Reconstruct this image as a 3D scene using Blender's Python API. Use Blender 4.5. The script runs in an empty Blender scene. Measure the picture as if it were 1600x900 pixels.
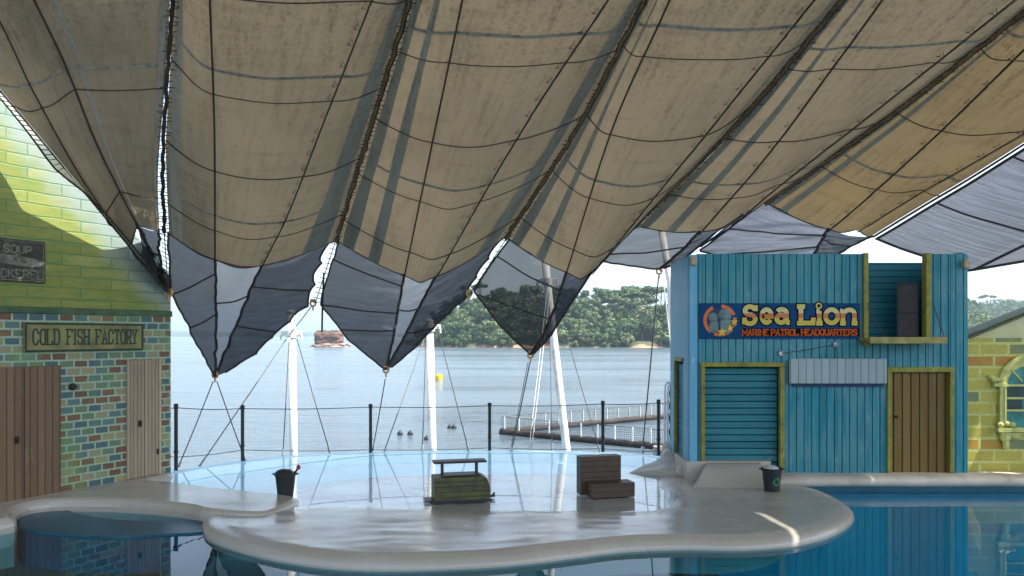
import bpy, math, random
from mathutils import Vector, noise
R = math.radians
random.seed(7)
SC = bpy.context.scene
COL = SC.collection

# ------------------------------------------------------------------ camera, sky, sun, exposure
CAM_H = 2.6          # metres above the stage
F = 1200.0           # focal length in pixels of a 1600 px wide frame
HZ = 524.0           # row of the horizon in that frame
cam_d = bpy.data.cameras.new('camera')
cam_d.sensor_width = 36.0
cam_d.lens = F / 1600 * 36.0
cam_d.shift_y = (HZ - 450) / 1600
cam_d.clip_start = 0.1
cam_d.clip_end = 20000
cam = bpy.data.objects.new('camera', cam_d)
cam.location = (0, 0, CAM_H)
cam.rotation_euler = (R(90), 0, 0)
COL.objects.link(cam)
SC.camera = cam

SUN = Vector((0.614, -0.15, 1.0)).normalized()
world = bpy.data.worlds.new('World')
SC.world = world
world.use_nodes = True
wt = world.node_tree
bg = wt.nodes['Background']
sky = wt.nodes.new('ShaderNodeTexSky')
sky.sky_type = 'NISHITA'
sky.sun_disc = False
sky.sun_elevation = math.asin(SUN.z)
sky.sun_rotation = math.atan2(SUN.x, SUN.y)
sky.air_density = 1.0
sky.dust_density = 2.5
sky.ozone_density = 1.0
hs_ = wt.nodes.new('ShaderNodeHueSaturation')
hs_.inputs['Saturation'].default_value = .74          # a milky humid sky
wt.links.new(sky.outputs[0], hs_.inputs['Color'])
wt.links.new(hs_.outputs[0], bg.inputs[0])
bg.inputs[1].default_value = 0.13
sun_d = bpy.data.lights.new('sun', 'SUN')
sun_d.energy = 3.5
sun_d.angle = R(0.5)
sun_d.color = (1.0, 0.95, 0.87)
sun = bpy.data.objects.new('sun', sun_d)
sun.rotation_euler = SUN.to_track_quat('Z', 'Y').to_euler()
COL.objects.link(sun)
SC.view_settings.view_transform = 'Standard'
SC.view_settings.look = 'None'
SC.view_settings.exposure = 1.75
SC.view_settings.gamma = 1.0
SC.view_settings.use_curve_mapping = False
SC.render.engine = 'CYCLES'
SC.cycles.use_denoising = True
SC.cycles.max_bounces = 10
SC.cycles.diffuse_bounces = 5
SC.cycles.glossy_bounces = 5
SC.cycles.transparent_max_bounces = 16
SC.cycles.transmission_bounces = 6
SC.cycles.caustics_reflective = False
SC.cycles.sample_clamp_indirect = 8.0

# ------------------------------------------------------------------ helpers
def W(px, py, Y):
    """point seen at that place of the photograph, Y metres away"""
    return Vector(((px - 800) / F * Y, Y, CAM_H + (HZ - py) / F * Y))

def G(px, py, z=0.0):
    """point of the level z seen at that place"""
    Y = (CAM_H - z) * F / (py - HZ)
    return Vector(((px - 800) / F * Y, Y, z))

class MB:
    def __init__(s):
        s.v = []; s.f = []; s.uv = {}
    def add(s, vs, fs):
        o = len(s.v)
        s.v += [tuple(p) for p in vs]
        s.f += [tuple(i + o for i in f) for f in fs]
    def box(s, c, size, rz=0.0, ry=0.0, rx=0.0, bev=0.0):
        from mathutils import Euler
        e = Euler((rx, ry, rz)).to_matrix()
        hx, hy, hz = size[0] / 2, size[1] / 2, size[2] / 2
        b = min(bev, hx * .9, hy * .9, hz * .9)
        if b <= 0:
            vs = [Vector((x, y, z)) for x in (-hx, hx) for y in (-hy, hy) for z in (-hz, hz)]
            fs = [(0, 1, 3, 2), (4, 6, 7, 5), (0, 4, 5, 1), (2, 3, 7, 6), (0, 2, 6, 4), (1, 5, 7, 3)]
        else:
            vs = []; idx = {}
            for sx in (-1, 1):
                for sy in (-1, 1):
                    for sz in (-1, 1):
                        for a in range(3):
                            p = [sx * (hx - b), sy * (hy - b), sz * (hz - b)]
                            p[a] = (sx, sy, sz)[a] * (hx, hy, hz)[a]
                            idx[sx, sy, sz, a] = len(vs); vs.append(Vector(p))
            fs = []
            for a in range(3):
                o1, o2 = [k for k in range(3) if k != a]
                for sg in (-1, 1):
                    q = []
                    for (p1, p2) in ((-1, -1), (1, -1), (1, 1), (-1, 1)):
                        k = [0, 0, 0]; k[a] = sg; k[o1] = p1; k[o2] = p2
                        q.append(idx[k[0], k[1], k[2], a])
                    fs.append(q)
                for p1 in (-1, 1):
                    for p2 in (-1, 1):
                        k0 = [0, 0, 0]; k1 = [0, 0, 0]
                        k0[a] = -1; k1[a] = 1
                        for k in (k0, k1): k[o1] = p1; k[o2] = p2
                        fs.append((idx[(*k0, o1)], idx[(*k1, o1)], idx[(*k1, o2)], idx[(*k0, o2)]))
            for sx in (-1, 1):
                for sy in (-1, 1):
                    for sz in (-1, 1):
                        fs.append([idx[sx, sy, sz, a] for a in range(3)])
        c = Vector(c)
        s.add([e @ v + c for v in vs], fs)
    def tube(s, pts, r, n=6, cap=True):
        pts = [Vector(p) for p in pts]
        if not isinstance(r, (list, tuple)): r = [r] * len(pts)
        rings = []
        up = None
        for i, p in enumerate(pts):
            d = (pts[min(i + 1, len(pts) - 1)] - pts[max(i - 1, 0)])
            if d.length < 1e-9: d = Vector((0, 0, 1))
            d.normalize()
            if up is None:
                up = Vector((0, 0, 1)) if abs(d.z) < .9 else Vector((1, 0, 0))
            a = (up - d * up.dot(d))
            if a.length < 1e-6: a = d.orthogonal()
            a.normalize(); b = d.cross(a); up = a
            rings.append([p + (a * math.cos(2 * math.pi * k / n) + b * math.sin(2 * math.pi * k / n)) * r[i] for k in range(n)])
        vs = [v for q in rings for v in q]
        fs = []
        for i in range(len(pts) - 1):
            for k in range(n):
                fs.append((i * n + k, i * n + (k + 1) % n, (i + 1) * n + (k + 1) % n, (i + 1) * n + k))
        if cap:
            fs.append(list(range(n))[::-1]); fs.append([(len(pts) - 1) * n + k for k in range(n)])
        s.add(vs, fs)
    def lathe(s, prof, c=(0, 0, 0), n=28, cap=True):
        c = Vector(c); vs = []; fs = []
        for (r, z) in prof:
            for k in range(n):
                a = 2 * math.pi * k / n
                vs.append(c + Vector((r * math.cos(a), r * math.sin(a), z)))
        for i in range(len(prof) - 1):
            for k in range(n):
                fs.append((i * n + k, i * n + (k + 1) % n, (i + 1) * n + (k + 1) % n, (i + 1) * n + k))
        if cap:
            fs.append(list(range(n))[::-1]); fs.append([(len(prof) - 1) * n + k for k in range(n)])
        s.add(vs, fs)
    def grid(s, fn, nu, nv, uv=None):
        """fn(i/nu, j/nv) -> point"""
        o = len(s.v)
        for i in range(nu + 1):
            for j in range(nv + 1):
                s.v.append(tuple(fn(i / nu, j / nv)))
                if uv: s.uv[len(s.v) - 1] = uv(i / nu, j / nv)
        for i in range(nu):
            for j in range(nv):
                a = o + i * (nv + 1) + j
                s.f.append((a, a + 1, a + nv + 2, a + nv + 1))
    def prism(s, poly, fn, d0, d1):
        """poly: 2D outline; fn(u, v, d) -> point"""
        n = len(poly)
        vs = [fn(u, v, d0) for u, v in poly] + [fn(u, v, d1) for u, v in poly]
        fs = [list(range(n))[::-1], list(range(n, 2 * n))] + [(i, (i + 1) % n, n + (i + 1) % n, n + i) for i in range(n)]
        s.add(vs, fs)
    def build(s, name, mat, parent=None, smooth=False, kind=None):
        me = bpy.data.meshes.new(name)
        me.from_pydata(s.v, [], s.f)
        if s.uv:
            l = me.uv_layers.new(name='UVMap')
            for lp in me.loops:
                l.data[lp.index].uv = s.uv.get(lp.vertex_index, (0, 0))
        if smooth:
            for p in me.polygons: p.use_smooth = True
        me.materials.append(mat)
        me.update()
        o = bpy.data.objects.new(name, me)
        COL.objects.link(o)
        if parent: o.parent = parent
        if kind: o['kind'] = kind
        return o

def fixn(o):
    import bmesh
    bm = bmesh.new(); bm.from_mesh(o.data)
    bmesh.ops.recalc_face_normals(bm, faces=bm.faces)
    bm.to_mesh(o.data); bm.free()
    return o

def tag(o, label, cat, group=None, kind=None):
    o['label'] = label; o['category'] = cat
    if group: o['group'] = group
    if kind: o['kind'] = kind
    return o

def thing(name, label, cat, loc=(0, 0, 0), rz=0.0, group=None):
    o = bpy.data.objects.new(name, None)
    o.empty_display_size = .2
    COL.objects.link(o)
    o.location = loc; o.rotation_euler = (0, 0, rz)
    return tag(o, label, cat, group)

def dup(root, loc, rz=0.0, scale=None, label=None):
    r = root.copy(); COL.objects.link(r)
    r.location = loc; r.rotation_euler = (0, 0, rz)
    if scale: r.scale = scale
    if label: r['label'] = label
    for ch in list(root.children):
        c = ch.copy(); COL.objects.link(c); c.parent = r
        for g in ch.children:
            d = g.copy(); COL.objects.link(d); d.parent = c
    return r

# ------------------------------------------------------------------ materials
class NT:
    def __init__(s, name):
        s.m = bpy.data.materials.new(name); s.m.use_nodes = True
        s.t = s.m.node_tree
        s.p = s.t.nodes['Principled BSDF']; s.out = s.t.nodes['Material Output']
    def n(s, typ, **k):
        nd = s.t.nodes.new(typ)
        for a, v in k.items():
            if a.startswith('i_'):
                key = a[2:]
                key = int(key) if key.isdigit() else key
                nd.inputs[key].default_value = v
            else: setattr(nd, a, v)
        return nd
    def l(s, a, b): s.t.links.new(a, b)
    def tc(s, kind='Object', scale=(1, 1, 1), rot=(0, 0, 0)):
        t = s.n('ShaderNodeTexCoord'); m = s.n('ShaderNodeMapping')
        m.inputs['Scale'].default_value = scale; m.inputs['Rotation'].default_value = rot
        s.l(t.outputs[kind], m.inputs[0]); return m.outputs[0]
    def noise(s, vec, scale, detail=4, rough=.55):
        x = s.n('ShaderNodeTexNoise'); x.inputs['Scale'].default_value = scale
        x.inputs['Detail'].default_value = detail; x.inputs['Roughness'].default_value = rough
        if vec is not None: s.l(vec, x.inputs['Vector'])
        return x.outputs['Fac']
    def ramp(s, fac, stops, const=False):
        r = s.n('ShaderNodeValToRGB')
        cr = r.color_ramp
        if const: cr.interpolation = 'CONSTANT'
        while len(cr.elements) < len(stops): cr.elements.new(.5)
        for e, (p, c) in zip(cr.elements, stops):
            e.position = p
            e.color = (c, c, c, 1) if isinstance(c, (int, float)) else (*c, 1)
        s.l(fac, r.inputs[0]); return r.outputs[0]
    def mix(s, fac, a, b, mode='MIX'):
        m = s.n('ShaderNodeMix'); m.data_type = 'RGBA'; m.blend_type = mode
        for val, key in ((fac, 0), (a, 6), (b, 7)):
            if hasattr(val, 'is_linked'): s.l(val, m.inputs[key])
            elif isinstance(val, (int, float)): m.inputs[key].default_value = val if key == 0 else (val, val, val, 1)
            else: m.inputs[key].default_value = (*val, 1)
        return m.outputs[2]
    def math(s, op, a, b=None, c=None):
        m = s.n('ShaderNodeMath', operation=op)
        for k, val in enumerate((a, b, c)):
            if val is None: continue
            if hasattr(val, 'is_linked'): s.l(val, m.inputs[k])
            else: m.inputs[k].default_value = val
        return m.outputs[0]
    def bump(s, h, strength=.3, dist=.01):
        b = s.n('ShaderNodeBump'); b.inputs['Strength'].default_value = strength
        b.inputs['Distance'].default_value = dist
        s.l(h, b.inputs['Height']); s.l(b.outputs[0], s.p.inputs['Normal']); return b
    def base(s, c):
        if hasattr(c, 'is_linked'): s.l(c, s.p.inputs['Base Color'])
        else: s.p.inputs['Base Color'].default_value = (*c, 1)
    def rough(s, r):
        if hasattr(r, 'is_linked'): s.l(r, s.p.inputs['Roughness'])
        else: s.p.inputs['Roughness'].default_value = r

def simple(name, col, rough=.6, var=.25, scale=6.0, metal=0.0, dirt=None, bump=0.0, spec=.35):
    t = NT(name); t.p.inputs['Specular IOR Level'].default_value = spec
    v = t.tc('Object')
    n1 = t.noise(v, scale, 5)
    dark = tuple(c * (1 - var) for c in col); lite = tuple(min(1, c * (1 + var)) for c in col)
    c = t.mix(t.ramp(n1, [(.3, 0), (.7, 1)]), dark, lite)
    if dirt:
        n2 = t.noise(v, scale * .45, 6, .65)
        c = t.mix(t.ramp(n2, [(.5, 0), (.72, 1)]), c, dirt)
    t.base(c); t.rough(rough); t.p.inputs['Metallic'].default_value = metal
    if bump: t.bump(t.noise(v, scale * 5, 4), bump, .01)
    return t.m

def mat_planks(name, c1, c2, worn, line, pitch, axis='x', length=0.0, rough=.55, off=0.0, linew=.05, wear=.58):
    """painted boards: lines every pitch metres across the axis, tint per board, streaks along the boards"""
    t = NT(name)
    tc = t.n('ShaderNodeTexCoord'); sp = t.n('ShaderNodeSeparateXYZ'); t.l(tc.outputs['Object'], sp.inputs[0])
    a = sp.outputs['X'] if axis == 'x' else sp.outputs['Z']
    q = t.math('DIVIDE', t.math('ADD', a, off), pitch)
    fl = t.math('FLOOR', q); fr = t.math('FRACT', q)
    wn = t.n('ShaderNodeTexWhiteNoise', noise_dimensions='1D'); t.l(fl, wn.inputs['W'])
    sc = (9, 9, .7) if axis == 'x' else (.7, 9, 9)
    m = t.n('ShaderNodeMapping'); m.inputs['Scale'].default_value = sc; t.l(tc.outputs['Object'], m.inputs[0])
    st = t.noise(m.outputs[0], 1.6, 6, .62)
    big = t.noise(tc.outputs['Object'], 1.1, 4)
    f = t.math('ADD', t.math('MULTIPLY', wn.outputs['Value'], .45), t.math('MULTIPLY', st, .75))
    c = t.mix(t.ramp(f, [(.3, 0), (.8, 1)]), c1, c2)
    w = t.math('ADD', t.math('MULTIPLY', st, .6), t.math('MULTIPLY', big, .5))
    c = t.mix(t.ramp(w, [(wear, 0), (wear + .12, .75)]), c, worn)
    m9 = t.n('ShaderNodeMapping'); m9.inputs['Scale'].default_value = (1, 1, .35) if axis == 'x' else (.35, 1, 1); t.l(tc.outputs['Object'], m9.inputs[0])
    chips = t.math('ADD', t.math('MULTIPLY', t.noise(m9.outputs[0], 16, 6, .7), .7), t.math('MULTIPLY', big, .35))
    c = t.mix(t.ramp(chips, [(.62, 0), (.66, .8)]), c, tuple(min(1, x * 1.35 + .02) for x in worn))
    c = t.mix(t.ramp(chips, [(.36, .5), (.42, 0)]), c, tuple(x * .5 for x in c1))
    e = t.math('MINIMUM', fr, t.math('SUBTRACT', 1.0, fr))
    ln = t.ramp(e, [(0, 1), (linew, .8), (linew * 2.4, 0)])
    c = t.mix(ln, c, line)
    t.base(c); t.rough(rough); t.p.inputs['Specular IOR Level'].default_value = .3
    t.bump(t.math('ADD', t.math('MULTIPLY', ln, -1.0), t.math('MULTIPLY', st, .3)), .5, .01)
    return t.m

def mat_brick(name, bw, rh, mortar_w, stops, mortar, grime, rough=.6, tint=None):
    t = NT(name)
    tc = t.n('ShaderNodeTexCoord'); sp = t.n('ShaderNodeSeparateXYZ'); t.l(tc.outputs['Object'], sp.inputs[0])
    cb = t.n('ShaderNodeCombineXYZ')
    wob = t.noise(tc.outputs['Object'], 5.0, 3)
    t.l(t.math('ADD', sp.outputs['X'], t.math('MULTIPLY', wob, .03)), cb.inputs[0])
    t.l(t.math('ADD', sp.outputs['Z'], t.math('MULTIPLY', wob, .015)), cb.inputs[1])
    b = t.n('ShaderNodeTexBrick')
    b.offset = .5; b.squash = 1.0
    t.l(cb.outputs[0], b.inputs['Vector'])
    b.inputs['Color1'].default_value = (0, 0, 0, 1); b.inputs['Color2'].default_value = (1, 1, 1, 1)
    b.inputs['Mortar'].default_value = (0, 0, 0, 1)
    b.inputs['Scale'].default_value = 1.0; b.inputs['Mortar Size'].default_value = mortar_w
    b.inputs['Mortar Smooth'].default_value = .25
    b.inputs['Brick Width'].default_value = bw; b.inputs['Row Height'].default_value = rh
    c = t.ramp(b.outputs['Color'], stops, True)
    n1 = t.noise(tc.outputs['Object'], 22.0, 6, .65)
    c = t.mix(t.ramp(n1, [(.35, 0), (.75, .55)]), c, tuple(x * .45 for x in grime))
    c = t.mix(b.outputs['Fac'], c, t.mix(t.ramp(n1, [(.4, 0), (.7, 1)]), mortar, grime))
    n2 = t.noise(tc.outputs['Object'], 1.4, 5, .6)
    c = t.mix(t.ramp(n2, [(.5, 0), (.72, .6)]), c, grime)
    t.base(c); t.rough(rough)
    t.bump(t.math('SUBTRACT', t.math('MULTIPLY', n1, .4), b.outputs['Fac']), .35, .008)
    return t.m
# ------------------------------------------------------------------ shared materials
def mat_fabric(name, col, col2, stain, transl, stain_amt=.5, tcol=.4):
    t = NT(name)
    uv = t.tc('UV', (1, 1, 1))
    m1 = t.n('ShaderNodeMapping'); m1.inputs['Scale'].default_value = (3.2, .35, 1); t.l(uv, m1.inputs[0])
    m2 = t.n('ShaderNodeMapping'); m2.inputs['Scale'].default_value = (.35, 2.2, 1); t.l(uv, m2.inputs[0])
    o = t.tc('Object')
    a = t.noise(m1.outputs[0], 1.5, 6, .65); b = t.noise(o, .55, 5, .6); f = t.noise(o, 14, 5, .7)
    cr = t.noise(m2.outputs[0], 1.2, 5, .6)
    c = t.mix(t.ramp(b, [(.3, 0), (.7, 1)]), col, col2)
    c = t.mix(t.ramp(t.math('ADD', t.math('MULTIPLY', a, .6), t.math('MULTIPLY', b, .45)), [(.5, 0), (.7, stain_amt)]), c, stain)
    c = t.mix(t.ramp(t.math('ADD', t.math('MULTIPLY', f, .55), t.math('MULTIPLY', a, .5)), [(.55, 0), (.72, stain_amt)]), c, tuple(x * .35 for x in stain))
    c = t.mix(t.ramp(cr, [(.55, 0), (.75, .3)]), c, tuple(x * .6 for x in stain))
    # mould creeping down from the upper part of the bays
    tcu = t.n('ShaderNodeTexCoord'); su = t.n('ShaderNodeSeparateXYZ'); t.l(tcu.outputs['UV'], su.inputs[0])
    up = t.ramp(t.math('DIVIDE', su.outputs['Y'], 27.0), [(.56, 1), (.76, 0)])
    mo = t.ramp(t.math('ADD', t.math('MULTIPLY', f, .6), t.math('MULTIPLY', a, .45)), [(.48, 0), (.64, .5)])
    c = t.mix(t.math('MULTIPLY', up, mo), c, tuple(x * .4 for x in stain))
    d = t.n('ShaderNodeBsdfDiffuse'); tr = t.n('ShaderNodeBsdfTranslucent')
    t.l(c, d.inputs[0]); t.l(t.mix(1.0, c, (tcol, tcol, tcol), 'MULTIPLY'), tr.inputs[0])
    mx = t.n('ShaderNodeMixShader'); mx.inputs[0].default_value = transl
    t.l(d.outputs[0], mx.inputs[1]); t.l(tr.outputs[0], mx.inputs[2])
    bp = t.n('ShaderNodeBump'); bp.inputs['Strength'].default_value = .35; bp.inputs['Distance'].default_value = .06
    t.l(t.math('ADD', cr, t.math('MULTIPLY', a, .6)), bp.inputs['Height']); t.l(bp.outputs[0], d.inputs['Normal']); t.l(bp.outputs[0], tr.inputs['Normal'])
    t.t.nodes.remove(t.p)
    t.l(mx.outputs[0], t.out.inputs['Surface'])
    return t.m

def mat_mesh(name, col, see, transl=.45, fold=True):
    """open shade cloth: lets part of the view and of the light through"""
    t = NT(name)
    uv = t.tc('UV', (1, 1, 1))
    m1 = t.n('ShaderNodeMapping'); m1.inputs['Scale'].default_value = (.4, 5, 1); m1.inputs['Rotation'].default_value = (0, 0, .35); t.l(uv, m1.inputs[0])
    a = t.noise(m1.outputs[0], 1.6, 5, .6); b = t.noise(t.tc('Object'), 1.3, 4)
    m3 = t.n('ShaderNodeMapping'); m3.inputs['Scale'].default_value = (60, .6, 1); t.l(uv, m3.inputs[0])
    w = t.noise(m3.outputs[0], 1, 3)
    c = t.mix(t.ramp(a, [(.35, 0), (.7, 1)]), tuple(x * .65 for x in col), tuple(min(1, x * 1.35) for x in col))
    c = t.mix(t.ramp(w, [(.4, 0), (.6, .35)]), c, tuple(x * .6 for x in col))
    d = t.n('ShaderNodeBsdfDiffuse'); tr = t.n('ShaderNodeBsdfTranslucent'); tp = t.n('ShaderNodeBsdfTransparent')
    t.l(c, d.inputs[0]); t.l(c, tr.inputs[0])
    mx = t.n('ShaderNodeMixShader'); mx.inputs[0].default_value = transl
    t.l(d.outputs[0], mx.inputs[1]); t.l(tr.outputs[0], mx.inputs[2])
    m2 = t.n('ShaderNodeMixShader')
    s = t.math('MULTIPLY', t.math('ADD', t.math('MULTIPLY', b, .5), .75), see)
    t.l(s, m2.inputs[0]); t.l(mx.outputs[0], m2.inputs[1]); t.l(tp.outputs[0], m2.inputs[2])
    bp = t.n('ShaderNodeBump'); bp.inputs['Strength'].default_value = .8; bp.inputs['Distance'].default_value = .08
    t.l(a, bp.inputs['Height']); t.l(bp.outputs[0], d.inputs['Normal']); t.l(bp.outputs[0], tr.inputs['Normal'])
    t.t.nodes.remove(t.p)
    t.l(m2.outputs[0], t.out.inputs['Surface'])
    return t.m

def mat_water(name, tint, ripple, scale, strength, see=1.0, depth_col=None):
    t = NT(name)
    v = t.tc('Object', scale)
    h = t.noise(v, ripple, 3, .5)
    bp = t.n('ShaderNodeBump'); bp.inputs['Strength'].default_value = strength; bp.inputs['Distance'].default_value = .02
    t.l(h, bp.inputs['Height'])
    fr = t.n('ShaderNodeFresnel'); fr.inputs['IOR'].default_value = 1.33; t.l(bp.outputs[0], fr.inputs['Normal'])
    gl = t.n('ShaderNodeBsdfGlossy'); gl.inputs['Roughness'].default_value = .01; t.l(bp.outputs[0], gl.inputs['Normal'])
    tp = t.n('ShaderNodeBsdfTransparent'); tp.inputs[0].default_value = (*tint, 1)
    ge = t.n('ShaderNodeNewGeometry'); fac = t.math('MULTIPLY', fr.outputs[0], t.math('SUBTRACT', 1.0, ge.outputs['Backfacing']))
    mx = t.n('ShaderNodeMixShader'); t.l(fac, mx.inputs[0]); t.l(tp.outputs[0], mx.inputs[1]); t.l(gl.outputs[0], mx.inputs[2])
    t.t.nodes.remove(t.p)
    t.l(mx.outputs[0], t.out.inputs['Surface'])
    return t.m

M = {}
M['fabric'] = mat_fabric('canopy_fabric', (.30, .245, .16), (.26, .214, .145), (.16, .125, .08), .36, .34, .42)
M['fabric_gold'] = mat_fabric('canopy_fabric_ochre', (.34, .25, .125), (.29, .22, .12), (.17, .11, .055), .37, .45, .37)
M['tape'] = mat_fabric('canopy_tape', (.40, .39, .325), (.36, .35, .295), (.20, .19, .16), .2, .5, .42)
M['net'] = mat_mesh('shade_cloth', (.058, .061, .074), .075)
M['net_mid'] = mat_mesh('shade_cloth_thin', (.07, .075, .09), .20)
M['net_see'] = mat_mesh('shade_cloth_clear', (.045, .047, .05), .15)
M['net_pale'] = mat_mesh('shade_cloth_pale', (.16, .17, .205), .07, .3)
M['net_dark'] = mat_mesh('shade_cloth_doubled', (.050, .057, .072), .04)
M['rope'] = simple('dark_rope', (.035, .03, .026), .8, .4, 40)
M['rope_brown'] = simple('brown_rope', (.20, .13, .065), .85, .45, 30)
M['rope_white'] = simple('white_rope', (.7, .68, .6), .7, .15, 30)
M['wire'] = simple('steel_wire', (.05, .052, .055), .5, .3, 40)
M['hem'] = mat_fabric('canopy_hem', (.85, .83, .76), (.8, .77, .68), (.6, .52, .40), .6, .2, .95)
M['brass'] = simple('weathered_brass', (.42, .25, .10), .45, .3, 40, .6)
M['steel'] = simple('galvanised_steel', (.5, .51, .52), .35, .2, 30, .8)
M['white_paint'] = simple('white_paint', (.80, .79, .76), .45, .06, 5, 0, (.5, .42, .33))
M['black_post'] = simple('black_post_paint', (.018, .022, .028), .45, .3, 20)
M['bin'] = simple('black_bin_plastic', (.02, .024, .027), .4, .3, 12)
M['bin_green'] = simple('green_print', (.03, .22, .12), .5, .2, 30)
M['bin_pale'] = simple('pale_lid_plastic', (.42, .44, .42), .45, .15, 12)
M['red'] = simple('red_plastic', (.35, .03, .03), .4, .2, 30)

# ------------------------------------------------------------------ sea
def mat_sea():
    t = NT('sea_water')
    v = t.tc('Object', (.55, 1.0, 1))
    a = t.noise(v, .9, 5, .62)
    v2 = t.tc('Object', (.02, .09, 1))
    b = t.noise(v2, .8, 4, .6)
    v3 = t.tc('Object', (.08, .30, 1)); c3 = t.noise(v3, .7, 3, .5)
    t.base(t.mix(t.ramp(b, [(.35, 0), (.65, 1)]), (.06, .085, .10), (.08, .11, .125)))
    t.rough(t.ramp(b, [(.35, .12), (.62, .28)]))
    t.p.inputs['IOR'].default_value = 1.33
    h = t.math('ADD', t.math('MULTIPLY', a, .5), t.math('MULTIPLY', c3, .9))
    t.bump(h, 1.0, .45)
    return t.m
sea = MB()
sea.add([(-7000, 14, -3), (7000, 14, -3), (7000, 7000, -3), (-7000, 7000, -3)], [(0, 1, 2, 3)])
o = sea.build('sea', mat_sea()); o['kind'] = 'structure'

# ------------------------------------------------------------------ ground, pool, stage
def outline(pts, n=160, closed=True):
    P = [Vector((p[0], p[1])) for p in pts]
    m = len(P); out = []
    for i in range(m):
        p0, p1, p2, p3 = P[(i - 1) % m], P[i], P[(i + 1) % m], P[(i + 2) % m]
        k = max(2, int((p2 - p1).length / .12))
        for j in range(k):
            t = j / k
            out.append(.5 * ((2 * p1) + (p2 - p0) * t + (2 * p0 - 5 * p1 + 4 * p2 - p3) * t * t + (3 * p1 - p0 - 3 * p2 + p3) * t ** 3))
    return out

def inset(P, d):
    n = len(P); r = []
    area = sum(P[i].x * P[(i + 1) % n].y - P[(i + 1) % n].x * P[i].y for i in range(n))
    sg = 1 if area > 0 else -1
    for i in range(n):
        t = (P[(i + 2) % n] - P[(i - 2) % n]).normalized()
        nrm = Vector((-t.y, t.x)) * sg
        r.append(P[i] + nrm * d)
    return r

def slab(mb, P, prof, hfn, centre, rings=26):
    """rounded edge profile [(inset, z)] then rings shrinking to the centre at height hfn"""
    n = len(P); vs = []; fs = []
    loops = []
    for (d, z) in prof:
        Q = inset(P, d) if d else P
        loops.append([(q.x, q.y, z(q) if callable(z) else z) for q in Q])
    Q = inset(P, prof[-1][0])
    c = Vector(centre)
    for k in range(1, rings + 1):
        s = 1 - k / rings
        lp = []
        for q in Q:
            p = c + (q - c) * max(s, .004)
            lp.append((p.x, p.y, hfn(p.x, p.y)))
        loops.append(lp)
    for lp in loops: vs += lp
    for i in range(len(loops) - 1):
        for k in range(n):
            fs.append((i * n + k, i * n + (k + 1) % n, (i + 1) * n + (k + 1) % n, (i + 1) * n + k))
    mb.add(vs, fs)

def sm(a, b, x):
    t = max(0, min(1, (x - a) / (b - a))); return t * t * (3 - 2 * t)

def mat_stage(wet):
    t = NT('stage_render' if wet else 'deck_render')
    o = t.tc('Object')
    a = t.noise(o, .9, 6, .6); f = t.noise(o, 9, 6, .65); g = t.noise(o, 45, 3, .6)
    v2 = t.tc('Object', (.5, 2.4, 1)); s = t.noise(v2, 1.1, 6, .62)
    c = t.mix(t.ramp(a, [(.35, 0), (.65, 1)]), (.385, .355, .30), (.42, .39, .335))
    c = t.mix(t.ramp(f, [(.58, 0), (.85, .25)]), c, (.23, .21, .175))
    c = t.mix(t.ramp(g, [(.60, 0), (.72, .25)]), c, (.17, .15, .13))
    t.base(c)
    if wet:
        w = t.math('ADD', t.math('MULTIPLY', a, .55), t.math('MULTIPLY', s, .5))
        t.rough(t.ramp(w, [(.40, .15), (.52, .22), (.66, .32)]))
        t.p.inputs['Coat Weight'].default_value = .0
        t.p.inputs['Specular IOR Level'].default_value = .6
    else: t.rough(t.ramp(s, [(.35, .35), (.65, .6)]))
    t.bump(t.math('ADD', f, t.math('MULTIPLY', g, .4)), .12, .006)
    return t.m
M['stage'] = mat_stage(True); M['deck'] = mat_stage(False)
WZ = -.13     # level of the front pool
stage_px = [(318, 815), (318, 838), (340, 852), (405, 872), (490, 887), (577, 893), (680, 892), (800, 885), (900, 873), (972, 864), (1067, 860), (1162, 861),
            (1248, 853), (1308, 835), (1335, 813), (1322, 796), (1285, 776), (1225, 764), (1150, 757), (1080, 752), (1000, 749), (850, 749), (700, 751), (560, 757), (470, 773), (400, 790), (340, 800)]
SP = outline([G(x, y, WZ) for x, y in stage_px])
def stage_h(x, y):
    back = sm(10.9, 11.9, y + .25 * noise.noise(Vector((x * .5, y * .9, 3)))) * (1 - sm(2.2, 3.0, x + .3 * noise.noise(Vector((x, y, 9)))))
    edge = sm(10.2, 9.0, y)
    return .026 - .05 * back + .009 * noise.noise(Vector((x * .8, y * 1.6, 0))) + .007 * noise.noise(Vector((x * 2.7, y * 4.5, 5)))
mb = MB()
slab(mb, SP, [(.9, -.7), (.7, -.32), (.12, -.21), (.02, -.17), (.0, -.13), (.015, -.07), (.05, -.03), (.11, -.008), (.2, lambda q: stage_h(q.x, q.y) * .7)], stage_h, (.2, 11.0), 44)
o = mb.build('stage_floor', M['stage'], smooth=True); o['kind'] = 'structure'; fixn(o)

# raised arm that runs from the stage along the painted factory wall
arm_px = [(272, 741), (236, 750), (262, 753), (350, 764), (430, 772), (468, 779), (446, 793), (415, 803), (372, 803), (336, 800), (312, 797), (288, 791), (225, 785), (175, 782), (100, 782), (60, 785), (34, 791), (22, 800), (26, 809), (0, 816), (-160, 842), (-330, 815), (-60, 775), (60, 762), (160, 747), (225, 735)]
AP = outline([G(x, y, .05) for x, y in arm_px])
def arm_h(x, y): return .085 + .02 * noise.noise(Vector((x * .6, y * .9, 2)))
mb = MB()
n = len(AP)
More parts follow.
